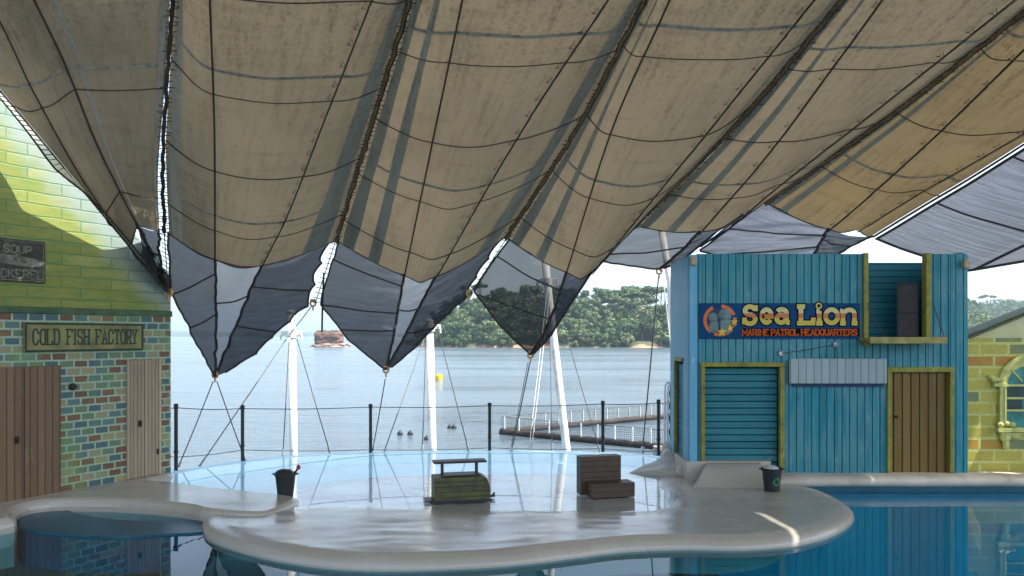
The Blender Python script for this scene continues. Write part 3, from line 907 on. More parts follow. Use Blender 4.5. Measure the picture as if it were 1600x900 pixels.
# pale flap
x0, z1 = hp(1230, 560); x1, z0 = hp(1381, 599)
mb = MB()
mb.box(((x0 + x1) / 2, -.10, (z0 + z1) / 2), (x1 - x0, .05, z1 - z0), bev=.012)
fl_ = mb.build('white_flap', mat_planks('pale_flap_boards', (.25, .34, .35), (.32, .40, .40), (.22, .28, .27), (.10, .15, .16), .138, 'x', rough=.5, linew=.03, wear=.66), house)
mb = MB(); mb.box(((x0 + x1) / 2 + .02, -.05, z0 - .03), (x1 - x0 - .12, .06, .05)); mb.build('flap_slot', simple('navy_slot', (.01, .03, .09), .6, .2, 10), house)
# eyelets with their cord
e1 = hp(1219, 552); e2 = hp(1304, 538)
for e in (e1, e2):
    mb = MB()
    mb.tube([(e[0] + .045 * math.cos(a), -.06 - .01 * math.sin(a), e[1] + .045 * math.sin(a)) for a in [i * math.pi / 6 for i in range(13)]], .012)
    mb.box((e[0], -.04, e[1]), (.05, .02, .05))
    mb.build('eye_bolt', M['steel'], house)
mb = MB(); mb.tube([(e1[0], -.07, e1[1]), ((e1[0] + e2[0]) / 2, -.07, (e1[1] + e2[1]) / 2 - .01), (e2[0], -.07, e2[1])], .006, 5)
mb.tube([(e2[0], -.07, e2[1]), (e2[0] + .01, -.10, z1)], .006, 5)
mb.build('cord', M['wire'], house)
# balcony notch: posts, recessed wall, casement, drop-down ledge
mb = MB()
mb.box((px_x(1350), -.02, (py_z(396) + py_z(541)) / 2), (.085, .15, py_z(396) - py_z(541)), bev=.008)
mb.build('balcony_post', M['olive'], house); mb = MB()
mb.box((px_x(1447), -.02, (py_z(396) + py_z(529)) / 2), (.095, .15, py_z(396) - py_z(529)), bev=.008)
mb.build('balcony_post', M['olive'], house)
mb = MB(); zt = 3.98 - ho.z
mb.box(((nt0 + nt1) / 2 + .1, .86, (2.3 + zt) / 2), (nt1 - nt0 + .9, .05, zt - 2.3)); mb.build('loft_wall', M['hboards_h'], house)
mb = MB()
mb.box((px_x(1429) + .03, .30, (py_z(440) + py_z(533)) / 2), (.34, .03, py_z(440) - py_z(533)), rz=R(-28), bev=.004)
cs = mb.build('casement', simple('dark_casement', (.045, .04, .04), .5, .3, 10), house)
mb = MB()
for (dx, dz_, sx_, sz_) in ((-.16, 0, .03, 1.05), (.16, 0, .03, 1.05), (0, .51, .32, .03), (0, -.02, .32, .03), (0, -.51, .32, .03)):
    c = Vector((dx, -.022, dz_)); c.rotate(__import__('mathutils').Euler((0, 0, R(-28))))
    mb.box((px_x(1429) + .03 + c.x, .30 + c.y, (py_z(440) + py_z(533)) / 2 + c.z), (sx_, .016, sz_), rz=R(-28))
mb.build('casement_bar', simple('casement_edge', (.02, .018, .018), .5, .3, 10), house)
lx0, lx1 = (1357 - 800) * 13.3 / F - ho.x, (1477 - 800) * 13.3 / F - ho.x
lz = CAM_H + (HZ - 529) * 13.4 / F - ho.z
mb = MB(); mb.box(((lx0 + lx1) / 2, -.24, lz - .02), (lx1 - lx0, .50, .06), bev=.008)
mb.box(((lx0 + lx1) / 2, -.50, lz - .03), (lx1 - lx0 + .01, .035, .115), bev=.006)
mb.build('balcony_ledge', simple('weathered_yellow_plank', (.30, .26, .08), .6, .3, 7, 0, (.13, .11, .05)), house)
a1 = hp(1351, 473); a2 = hp(1452, 474)
mb = MB()
mb.tube([(a1[0], -.10, a1[1]), ((1381 - 800) * 13.3 / F - ho.x, -.47, lz + .02)], .007, 5)
mb.build('stay_cable', M['wire'], house); mb = MB()
mb.tube([(a2[0], -.10, a2[1]), ((1475 - 800) * 13.3 / F - ho.x, -.47, lz + .02)], .009, 5)
mb.build('stay_cable', M['wire'], house)
for (p, q) in ((1081, 409), (1504, 413)):
    c = hp(p, q); mb = MB(); mb.box((c[0], -.11, c[1]), (.10, .08, .15), bev=.01)
    mb.build('corner_bracket', simple('tan_bracket', (.38, .30, .18), .6, .3, 14), house)

# sign on the house
def sp_(px, py): return (px - 1216.5) * hs, (501.5 - py) * hs
ss = thing('sea_lion_sign', 'blue sign board reading Sea Lion with an orange ring emblem', 'sign', (3.15 + hp(1216.5, 0)[0], HY - .035, ho.z + hp(0, 501.5)[1]))
mb = MB(); bw_, bh_ = 249 * hs, 55 * hs
mb.box((0, -.02, 0), (bw_, .035, bh_), bev=.004); mb.build('sign_board', simple('deep_blue_sign', (.003, .05, .15), .7, .15, 3, spec=.15), ss)
SF = lambda u, v, d: (u, -.0375 - d, v)
def spt(pts): return [sp_(1080 + x / 5.714, 460 + y / 5.714) for x, y in pts]
# letters in the zoomed grid of the sign
def arcz(cx, cy, rx, ry, a0, a1, n=14): return [(cx + rx * math.cos(R(a0 + (a1 - a0) * i / n)), cy - ry * math.sin(R(a0 + (a1 - a0) * i / n))) for i in range(n + 1)]
big = [
  # S
  arcz(512, 146, 44, 36, 20, 255, 16) + arcz(512, 222, 48, 40, 85, -165, 18)[1:],
  [(562, 98), (560, 150)], [(464, 205), (462, 268)],
  # e
  [(622, 198), (702, 196)] + arcz(660, 194, 42, 58, 0, 325, 24)[1:],
  # a
  arcz(795, 168, 42, 34, 155, 0, 10) + [(838, 235), (848, 252), (866, 254)],
  arcz(790, 218, 40, 34, 20, 340, 18),
  # L
  [(965, 108), (965, 256), (1072, 256), (1076, 205)], [(930, 110), (1002, 110)], [(930, 258), (990, 258)],
  # i
  [(1128, 150), (1128, 258)], [(1102, 154), (1130, 154)], [(1100, 258), (1158, 258)], arcz(1124, 104, 8, 8, 0, 360, 10),
  # o
  arcz(1238, 196, 54, 60, 0, 360, 26),
  # n
  [(1338, 145), (1338, 258)], [(1312, 150), (1340, 150)], [(1312, 258), (1364, 258)], [(1340, 178)] + arcz(1396, 176, 44, 38, 150, 0, 10) + [(1440, 258)], [(1414, 258), (1468, 258)],
]
def mat_letters():
    t = NT('sea_lion_letters'); tc = t.n('ShaderNodeTexCoord'); sp = t.n('ShaderNodeSeparateXYZ'); t.l(tc.outputs['Object'], sp.inputs[0])
    z = t.math('ADD', t.math('DIVIDE', sp.outputs['Z'], .63), .5)
    t.base(t.ramp(z, [(.38, (.48, .39, .04)), (.56, (.50, .38, .03)), (.60, (.46, .13, .012)), (.70, (.46, .14, .02)), (.735, (.52, .49, .28)), (.86, (.52, .45, .11)), (1, (.50, .41, .05))]))
    t.rough(.4); return t.m
mb = MB(); mo = MB()
for i, s in enumerate(big):
    q = spt(s)
    ribbon(mb, q, .083, SF, .006 + (i % 4) * .0007); 
    # outline runs a little past each end
    Q = [Vector(p) for p in q]
    if (Q[0] - Q[-1]).length > 1e-6:
        Q[0] = Q[0] + (Q[0] - Q[1]).normalized() * .022; Q[-1] = Q[-1] + (Q[-1] - Q[-2]).normalized() * .022
    ribbon(mo, [tuple(p) for p in Q], .128, SF, .002 + (i % 4) * .0006)
M['navy'] = simple('navy_black', (.002, .003, .010), .8, .2, 10, spec=.1)
mo.build('letter_outline', M['navy'], ss); mb.build('lettering', mat_letters(), ss)
mb = MB(); a = sp_(1080 + 438 / 5.714, 460 + 374 / 5.714); b = sp_(1080 + 1488 / 5.714, 460 + 303 / 5.714)
mb.prism([(a[0], a[1]), (b[0], a[1]), (b[0], b[1]), (a[0], b[1])], SF, 0, .002); mb.build('dark_strip', M['navy'], ss)
mb = MB(); a = sp_(1080 + 448 / 5.714, 460 + 364 / 5.714); b = sp_(1080 + 1462 / 5.714, 460 + 314 / 5.714)
write(mb, 'MARINE PATROL HEADQUARTERS', a[0], b[0], a[1], b[1], SF, .023, .003, .34, .55, .02)
mb.build('small_lettering', simple('orange_red_lettering', (.46, .085, .012), .6, .15, 10, spec=.15), ss)
# emblem: broken orange ring, two grey seal heads, three stars
mb = MB()
for (a0, a1) in ((118, 232), (22, 84), (248, 318), (336, 372)):
    ribbon(mb, spt(arcz(247, 232, 133, 126, a0, a1, 20)), .062, SF, .002 + a0 * 1e-6)
mb.build('emblem_ring', simple('orange_ring', (.60, .14, .02), .5, .15, 10), ss)
mb = MB()
mb.prism(spt(arcz(245, 232, 112, 106, 0, 359, 30)), SF, .0005, .0012); mb.build('emblem_disc', simple('emblem_blue', (.006, .03, .10), .5, .2, 8), ss)
mb = MB()
for (cx, cy, rx, rz_, tail) in ((185, 205, 46, 42, 60), (290, 185, 56, 56, 70)):
    c = spt([(cx, cy)])[0]; k = hs / 5.714
    blob(mb, (c[0], -.04, c[1]), (rx * k, .03, rz_ * k), cx)
    blob(mb, (c[0] - 22 * k, -.055, c[1] - 18 * k), (24 * k, .025, 18 * k), cx + 1)
    blob(mb, (c[0] + 6 * k, -.038, c[1] - (rz_ + 40) * k), (rx * .95 * k, .022, tail * k), cx + 2)
mb.build('seal_head', simple('seal_grey', (.12, .19, .20), .5, .3, 12), ss, smooth=True)
mb = MB()
for (cx, cy, r) in ((262, 336, 46), (334, 302, 38), (372, 245, 36)):
    mb.prism(spt([(cx + (r if i % 2 == 0 else r * .42) * math.sin(i * math.pi / 5), cy - (r if i % 2 == 0 else r * .42) * math.cos(i * math.pi / 5)) for i in range(10)]), SF, .002, .02 + cx * 1e-6)
fixn(mb.build('emblem_star', simple('yellow_star', (.66, .46, .04), .45, .15, 10), ss))

# ------------------------------------------------------------------ yellow brick house on the right
YH = 13.9; ys = YH / F
yo = Vector(((1510 - 800) * ys, YH, .10))
def yp(px, py): return (px - 1510) * ys, CAM_H + (HZ - py) * ys - yo.z
M['brick_yellow'] = mat_brick('yellow_painted_bricks', .52, .215, .026,
    [(0, (.47, .40, .06)), (.3, (.52, .44, .07)), (.5, (.46, .19, .02)), (.62, (.50, .26, .03)), (.75, (.16, .21, .10)), (.9, (.44, .37, .045))],
    (.56, .57, .20), (.38, .38, .06))
yh = thing('yellow_house', 'yellow green painted brick house with an arched window beside the blue house', 'building', yo)
zt = yp(0, 528)[1]; wx = 380 * ys
mb = MB(); mb.box((wx / 2 + .012, .15, zt / 2 - .05), (wx, .30, zt + .1)); mb.build('brick_wall', M['brick_yellow'], yh)
M['cream'] = simple('cream_gable_paint', (.56, .52, .28), .6, .12, 2)
ap = (wx / 2, zt + .015 + 190 * ys * .39)
mb = MB(); mb.prism([(.02, zt + .004), (wx, zt + .004), ap], lambda u, v, d: (u, d, v), .02, .28); fixn(mb.build('gable', M['cream'], yh))
mb = MB()
for sgn in (0, 1):
    a = (-.10, zt - .02) if sgn == 0 else (wx + .10, zt - .02)
    v = Vector((ap[0] - a[0], ap[1] - a[1])); L = v.length; ang = math.atan2(v.y, v.x)
    mb.box(((a[0] + ap[0]) / 2, .13, (a[1] + ap[1]) / 2 + .055), (L, .36, .03), ry=-ang)
mb.build('roof_edge', simple('grey_green_roof_edge', (.13, .17, .12), .6, .2, 6), yh)
mb = MB()
for sgn in (0, 1):
    a = (.02, zt - .02) if sgn == 0 else (wx - .02, zt - .02)
    v = Vector((ap[0] - a[0], ap[1] - a[1])); L = v.length; ang = math.atan2(v.y, v.x)
    mb.box(((a[0] + ap[0]) / 2, -.02, (a[1] + ap[1]) / 2 + .012), (L - .06, .04, .035), ry=-ang)
mb.build('barge_board', simple('dark_olive_barge', (.10, .115, .05), .6, .2, 6), yh)
# arched window
M['win_trim'] = simple('pale_olive_window_trim', (.50, .50, .16), .55, .15, 8, 0, (.32, .33, .10))
M['win_glass'] = simple('painted_teal_pane', (.03, .20, .19), .25, .5, 4)
M['win_dark'] = simple('painted_dark_pane', (.012, .05, .055), .25, .4, 4)
cx = 1604
def ypz(pts): return [yp(x, y) for x, y in pts]
YF = lambda u, v, d: (u, -d, v)
wf = MB(); outer = [(cx - 37, 668)] + [(cx + 37 * math.cos(a), 606 - 40 * math.sin(a)) for a in [math.pi - math.pi * i / 20 for i in range(21)]] + [(cx + 37, 668)]
ribbon(wf, ypz(outer), .10, YF, .07); ribbon(wf, ypz(outer), .10, YF, .002)
inner = [(cx - 32, 668)] + [(cx + 32 * math.cos(a), 606 - 34 * math.sin(a)) for a in [math.pi - math.pi * i / 20 for i in range(21)]] + [(cx + 32, 668)]
win = MB(); win.prism(ypz([(cx - 42, 668)] + [(cx + 42 * math.cos(a), 606 - 46 * math.sin(a)) for a in [math.pi - math.pi * i / 20 for i in range(21)]] + [(cx + 42, 668)]), YF, .004, .012)
win_o = fixn(win.build('window', M['win_trim'], yh))
pn = MB(); pn.prism(ypz(inner), YF, .0125, .016); fixn(pn.build('pane', M['win_glass'], win_o))
mb = MB()
for (x0, y0, x1, y1) in ((cx - 31, 604, cx - 2, 620), (cx + 2, 604, cx + 31, 620), (cx - 31, 624, cx - 8, 640), (cx + 2, 642, cx + 20, 664)):
    mb.prism(ypz([(x0, y1), (x1, y1), (x1, y0), (x0, y0)]), YF, .0165, .018)
mb.build('dark_pane', M['win_dark'], win_o)
mb = MB()
def bar(a, b, w, d0, d1):
    (x0, z0_), (x1, z1_) = yp(*a), yp(*b)
    v = Vector((x1 - x0, z1_ - z0_)).normalized(); n_ = Vector((-v.y, v.x)) * w / 2
    mb.prism([(x0 - n_.x, z0_ - n_.y), (x1 - n_.x, z1_ - n_.y), (x1 + n_.x, z1_ + n_.y), (x0 + n_.x, z0_ + n_.y)], YF, d0, d1)
for i, y in enumerate((602, 622, 641)): bar((cx - 33, y), (cx + 33, y), .035, .016, .035 + i * .001)
bar((cx, 668), (cx, 604), .035, .016, .039)
for a in (45, 90, 135): bar((cx + 12 * math.cos(R(a)), 604 - 12 * math.sin(R(a))), (cx + 33 * math.cos(R(a)), 604 - 35 * math.sin(R(a))), .028, .016, .034 + a * 1e-5)
fixn(mb.build('glazing_bar', M['win_trim'], win_o))
mb = MB()
for sgn in (-1, 1):
    x_ = cx + sgn * 41
    bar((x_, 664), (x_, 604), .09, .012, .075); bar((x_ - sgn * 3.5, 662), (x_ - sgn * 3.5, 606), .03, .07, .09)
    bar((cx + sgn * 35, 601), (cx + sgn * 55, 601), .06, .012, .10); bar((cx + sgn * 37, 595), (cx + sgn * 60, 588), .045, .012, .085)
    c = yp(cx + sgn * 52, 594); blob(mb, (c[0], -.05, c[1]), (.07, .05, .05), 4)
    c = yp(cx + sgn * 58, 589); blob(mb, (c[0], -.05, c[1]), (.05, .04, .04), 6)
    for k in range(3):
        c = yp(cx + sgn * (44 - 9 * k), 663 - 2 * (k % 2)); blob(mb, (c[0], -.06, c[1]), (.06, .05, .05), 7 + k)
    c = yp(cx + sgn * 36, 682); blob(mb, (c[0], -.05, c[1]), (.10, .05, .10), 11)
    c = yp(cx + sgn * 36, 694); blob(mb, (c[0], -.05, c[1]), (.05, .04, .09), 12)
    c = yp(cx + sgn * 20, 681); blob(mb, (c[0], -.05, c[1]), (.11, .05, .05), 13)
bar((cx - 50, 671), (cx + 50, 671), .075, .004, .12); bar((cx - 44, 677), (cx + 44, 677), .035, .004, .09)
ribbon(mb, ypz([(cx + 43 * math.cos(a), 603 - 46 * math.sin(a)) for a in [math.pi - math.pi * i / 20 for i in range(21)]]), .075, YF, .05)
mb.build('window_moulding', M['win_trim'], win_o)
# ------------------------------------------------------------------ canopy
D = Vector((-.45, 1, -.52))       # the bays run down towards the sea
def plane_pt(px, py, sag):
    b = (HZ - py) / F
    Y = (11.14 - sag) / (b + .52)
    return W(px, py, Y)

class Col:
    """one seam: pixels from top to eave with a sag that grows from s0 to s1"""
    def __init__(s, pts, s0, s1):
        (x0, y0), (x1, y1) = pts[0], pts[1]
        top = -70
        if y0 > top:
            k = (top - y0) / (y1 - y0)
            pts = [(x0 + (x1 - x0) * k, top)] + pts
        ya, yb = pts[0][1], pts[-1][1]
        if isinstance(s0, list):
            sg = lambda y: s0[0][1] if y <= s0[0][0] else next((a[1] + (b[1] - a[1]) * (y - a[0]) / (b[0] - a[0]) for a, b in zip(s0[:-1], s0[1:]) if y <= b[0]), s0[-1][1])
        else: sg = lambda y: s0 + (s1 - s0) * max(0, (y - max(ya, 0)) / (yb - max(ya, 0)))
        s.p = [plane_pt(x, y, sg(y)) for x, y in pts]
        s.y = [q.y for q in s.p]
        for i in range(1, len(s.y)):
            if s.y[i] <= s.y[i - 1]: s.y[i] = s.y[i - 1] + 1e-3
    gap = 0.0
    def at(s, t):
        if t < 0:
            return s.p[0] + D * (t * 21) + Vector((s.gap * sm(.035, .045, -t) * (1 - sm(.13, .145, -t)), 0, 0))
        y = s.y[0] + (s.y[-1] - s.y[0]) * t
        n = len(s.p)
        i = 0
        while i < n - 2 and y > s.y[i + 1]: i += 1
        h = s.y[i + 1] - s.y[i]; k = (y - s.y[i]) / h
        def tan(j):
            a, b = max(j - 1, 0), min(j + 1, n - 1)
            return (s.p[b] - s.p[a]) / (s.y[b] - s.y[a])
        m0, m1 = tan(i) * h, tan(i + 1) * h
        k2, k3 = k * k, k * k * k
        return s.p[i] * (2 * k3 - 3 * k2 + 1) + m0 * (k3 - 2 * k2 + k) + s.p[i + 1] * (-2 * k3 + 3 * k2) + m1 * (k3 - k2)

class Bay:
    def __init__(s, cols, vs=(0, .33, .67, 1), crease=.0):
        s.c = cols; s.v = list(vs)
    def S(s, t, v):
        P = [c.at(t) for c in s.c]; n = len(P)
        i = 0
        while i < n - 2 and v > s.v[i + 1]: i += 1
        h = s.v[i + 1] - s.v[i]; k = (v - s.v[i]) / h
        def tan(j):
            a, b = max(j - 1, 0), min(j + 1, n - 1)
            return (P[b] - P[a]) / (s.v[b] - s.v[a])
        # tension keeps the seams visible as soft creases
        m0, m1 = tan(i) * h, tan(i + 1) * h
        k2, k3 = k * k, k * k * k
        q = P[i] * (2 * k3 - 3 * k2 + 1) + m0 * (k3 - 2 * k2 + k) + P[i + 1] * (-2 * k3 + 3 * k2) + m1 * (k3 - k2)
        lin = P[i].lerp(P[i + 1], k)
        q = q.lerp(lin, .35)
        q.z -= .05 * math.sin(math.pi * k)                      # each strip bellies a little
        q.z += .018 * noise.noise(Vector((q.x * 1.3, q.y * .8, 2.0)))
        return q
def vlen(b): return 6.0
canopy = thing('tension_canopy', 'huge stained tan fabric canopy with laced bays and grey shade cloth points', 'canopy', (0, 13, 9.0))
croot = Vector(canopy.location)
def cm(mb, off=croot):
    mb.v = [(x - off.x, y - off.y, z - off.z) for x, y, z in mb.v]; return mb

AB = Bay([Col([(272, 0), (264, 140), (259, 230), (264, 365)], .2, 2.0), Col([(328, 0), (335, 200), (336, 405)], .5, 1.2), Col([(578, 0), (500, 200), (450, 330), (408, 414)], .4, .8), Col([(640, 0), (575, 210), (525, 375)], 0, 0)], (0, .2, .72, 1))
ZA = Bay([Col([(-150, -30), (0, 138), (110, 272), (200, 380), (222, 408)], [(-30, 1.3), (138, 1.75), (272, 2.36), (408, 2.92)], 0), Col([(-60, -70), (0, 30), (52, 140), (130, 280), (205, 385)], 1.2, 2.65), Col([(55, 0), (100, 95), (150, 220), (215, 350)], .95, 2.35), Col([(266, 0), (257, 140), (247, 270), (249, 358)], .2, 2.0)], (0, .25, .5, 1))
BC = Bay([Col([(640, 0), (575, 210), (525, 375)], 0, 0), Col([(722, 0), (680, 200), (632, 430)], .35, .9), Col([(945, 0), (820, 190), (680, 432)], .35, .9), Col([(1005, 0), (900, 200), (790, 370)], 0, 0)], (0, .22, .78, 1))
CD = Bay([Col([(1005, 0), (900, 200), (790, 370)], 0, 0), Col([(1045, 0), (960, 190), (885, 425)], .3, .9), Col([(1266, 0), (1130, 170), (1000, 331), (925, 424)], .3, .75), Col([(1312, 0), (1160, 180), (990, 352)], 0, 0)], (0, .22, .78, 1))
DE = Bay([Col([(1312, 0), (1160, 180), (990, 352)], 0, 0), Col([(1373, 0), (1205, 229), (1093, 361)], .25, .5), Col([(1576, 0), (1373, 163), (1224, 280), (1160, 335)], .25, .35), Col([(1602, 13), (1400, 170), (1195, 315)], 0, 0)], (0, .22, .8, 1))
import copy
EF = Bay([copy.copy(DE.c[3]), Col([(1600, 70), (1434, 233), (1294, 357)], .3, .45), Col([(1600, 203), (1434, 299), (1340, 358)], .35, .45), Col([(1600, 222), (1500, 285), (1400, 345), (1362, 368)], .2, .2)], (0, .4, .85, 1))
EF.c[0].gap = .34                 # an open lap in the ridge lets a strip of sun reach the stage
PHASE = {'AB': .10, 'ZA': .05, 'BC': .02, 'CD': .0, 'DE': .06, 'EF': .03}
T0 = -1.35
def tape(b, va, vb, wob, mat, par, t0=T0, dz=.016, t1=1.0, name='reinforcing_tape', sd=0):
    mb = MB()
    def fn(u, v):
        t = t0 + (t1 - t0) * u
        k = va + (vb - va) * v + wob * noise.noise(Vector((t * 3, v, sd)))
        p = b.S(t, max(0, min(1, k))); p = p.copy(); p.z -= dz; return p
    mb.grid(fn, 70, 4, lambda u, v: (v * abs(vb - va) * 5, u * 25))
    return cm(mb).build(name, mat, par, smooth=True)
def seam(b, v, r, mat, par, dz=.03, hooks=0.0, side=.07, name='seam_rope', t0=-.3):
    mb = MB()
    N = 70
    pts = []
    for i in range(N + 1):
        t = t0 + (1 - t0) * i / N
        p = b.S(t, v).copy(); p.z -= dz + .006 * noise.noise(Vector((t * 22, v, 1))); pts.append(p)
    mb.tube(pts, r, 5)
    o = cm(mb).build(name, mat, par)
    if hooks:
        hb = MB(); t = 0.0; hp_ = []
        L = (b.S(1, v) - b.S(0, v)).length; n = int(L / hooks)
        rnd = random.Random(int(v * 100) + n)
        for i in range(n):
            t = (i + .5 + rnd.uniform(-.2, .2)) / n
            p = b.S(t, v).copy(); p.z -= dz
            q = b.S(min(1, t + .008), v - side / 3).copy(); q.z -= .012
            w = b.S(max(0, t - .008), v - side / 4).copy(); w.z -= .02
            hp_ += [p + Vector((0, 0, -.02)), q, (q + w) / 2 + Vector((0, 0, -.03)), w, p + Vector((0, 0, -.03))]
        hb.tube(hp_, .006, 4)
        cm(hb).build('rope_hook', M['wire'], o)
    return o
panels = []
def bay(nm, b, mat, seams, tapes, ridge, nrope=8, gap_rope=True):
    mb = MB()
    def fn(u, v):
        t = T0 + (1 - T0) * u
        return b.S(t, v)
    nu, nv = 184, 30
    mb.grid(fn, nu, nv, lambda u, v: (v * 5.0, u * 27.0))
    o = cm(mb).build('fabric_panel', mat, canopy, smooth=True)
    for v, r, hk in seams: seam(b, v, r, M['rope'], o, .03 if not hk else .07, hk)
    for i, (va, vb, wob) in enumerate(tapes): tape(b, va, vb, wob, M['tape'], o, dz=.014 + .004 * i, sd=i + len(nm))
    # cross ropes every 1.4 m
    ph = PHASE[nm]
    y0, y1 = b.c[1].y[0], b.c[1].y[-1]
    k = 0
    while True:
        t = ph + k * 1.4 / (y1 - y0)
        if t > .985: break
        c = MB(); pts = []
        for i in range(29):
            v = i / 28
            p = b.S(t + .01 * noise.noise(Vector((v * 2, k, ord(nm[0])))), v).copy(); p.z -= .028; pts.append(p)
        c.tube(pts, [.011 if k % 2 == 0 else .009] * 29, 5)
        cm(c).build('cross_rope', M['rope'], o)
        # shade of a strap above the fabric, put in as a strip below
        if k % 2 == 1:
            tt = t - .07; c = MB()
            c.grid(lambda u, v: b.S(tt + .008 * v, .04 + .92 * u) - Vector((0, 0, .011)), 24, 1, lambda u, v: (u * 5, v))
            cm(c).build('strap_shade', M['tape'], o, smooth=True)
        k += 1
    # hem cord along the eave
    h = MB(); pts = [b.S(1.0, i / 24) - Vector((0, 0, .012)) for i in range(25)]
    h.tube(pts, .012, 5); cm(h).build('eave_cord', M['rope'], o)
    return o
pZA = bay('ZA', ZA, M['fabric'], [(.5, .016, 0), (.25, .012, 0)], [(.56, .585, .01), (.955, .985, .006)], True)
pAB = bay('AB', AB, M['fabric'], [(.2, .017, 0), (.72, .013, .36)], [(.015, .05, .008), (.88, .965, .018)], True)
pBC = bay('BC', BC, M['fabric'], [(.22, .017, 0), (.78, .013, .36)], [(.02, .052, .01), (.095, .125, .012), (.915, .965, .012)], True)
pCD = bay('CD', CD, M['fabric'], [(.22, .016, 0), (.78, .013, .36)], [(.02, .045, .01), (.10, .125, .012), (.915, .955, .012)], True)
pDE = bay('DE', DE, M['fabric'], [(.22, .016, .5), (.8, .013, .4)], [(.02, .045, .01), (.10, .125, .012), (.925, .96, .012)], True)
pEF = bay('EF', EF, M['fabric_gold'], [(.4, .016, .5), (.85, .012, .4)], [(.02, .05, .01), (.085, .12, .012)], True)
# laced ridges: a fat brown rope, a thin dark cable and stitches
def ridge(colr, mat, r, st, par, gap=(0, 0), nm='ridge_lacing', dz=.04):
    a = MB(); N = 110; pts = []; rr = []
    for i in range(N + 1):
        t = -.25 + 1.25 * i / N
        p = colr.at(t).copy()
        p.x += .03 * noise.noise(Vector((t * 26, 0, r * 90))); p.z -= dz; pts.append(p); rr.append(r * (1 + .5 * noise.noise(Vector((t * 40, 3, 0)))))
    a.tube(pts, rr, 6)
    o = cm(a).build(nm, mat, par, smooth=True)
    b = MB(); b.tube([p + Vector((.01, 0, -.05)) for p in pts], .011, 4)
    n = 64
    for i in range(n):
        t = (i + .5) / n; p = colr.at(t).copy(); p.z -= dz + .03
        for sg in (-1, 1):
            b.tube([p, p + Vector((sg * (.07 + .05 * random.random()), random.uniform(-.05, .05), random.uniform(-.03, .03)))], .008, 4)
    cm(b).build('lacing_cord', M['rope'], o)
    return o
for c in (BC.c[0], CD.c[0], DE.c[0], EF.c[0]): ridge(c, M['rope_brown'], .045, 1, canopy)
rA = Col([(269, 0), (260, 140), (254, 250), (257, 360)], .2, 2.0)
ridge(rA, M['rope'], .035, 1, canopy)
# pale hems along both outer edges
def hem(b, va, vb, par, w, bulge):
    mb = MB()
    def fn(u, v):
        t = T0 + (1 - T0) * u
        p = b.S(t, va).copy()
        q = (b.S(t, vb) - b.S(t, va)); q.z = 0
        q = q.normalized() if q.length > 1e-6 else Vector((1, 0, 0))
        p += q * (w * v); p.z += bulge * v - .012; return p
    mb.grid(fn, 80, 2, lambda u, v: (v, u * 27))
    o = cm(mb).build('edge_webbing', M['hem'], par, smooth=True)
    c = MB(); c.tube([fn(i / 60, 1.0) for i in range(61)], .014, 5); c.tube([fn(i / 60, .1) - Vector((0, 0, .02)) for i in range(61)], .010, 4)
    for i in range(60):
        u = (i + .5) / 60; c.tube([fn(u, .05) - Vector((0, 0, .02)), fn(u + .002, .95) - Vector((0, 0, .015))], .006, 4)
    cm(c).build('edge_cord', M['rope'], o)
# both run outwards from the panel
def hem_out(b, v_edge, v_in, par, w):
    mb = MB()
    def fn(u, v):
        t = T0 + (1 - T0) * u
        p = b.S(t, v_edge).copy(); q = p - b.S(t, v_in); q = q.normalized()
        return p + q * (w * v) - Vector((0, 0, .01))
    mb.grid(fn, 80, 2, lambda u, v: (v, u * 27))
    o = cm(mb).build('edge_webbing', M['hem'], par, smooth=True)
    c = MB(); c.tube([fn(i / 80, 1.0) for i in range(81)], .016, 5); c.tube([fn(i / 80, .0) - Vector((0, 0, .02)) for i in range(81)], .016, 4)
    for i in range(90):
        u = .5 + .5 * (i + .5) / 90
        c.tube([fn(u, .0) - Vector((0, 0, .03)), fn(u + .003, 1) - Vector((0, 0, .02))], .007, 4)
    cm(c).build('edge_cord', M['rope'], o)
hem_out(ZA, 0, .1, pZA, .15); hem_out(EF, 1, .9, pEF, .13)

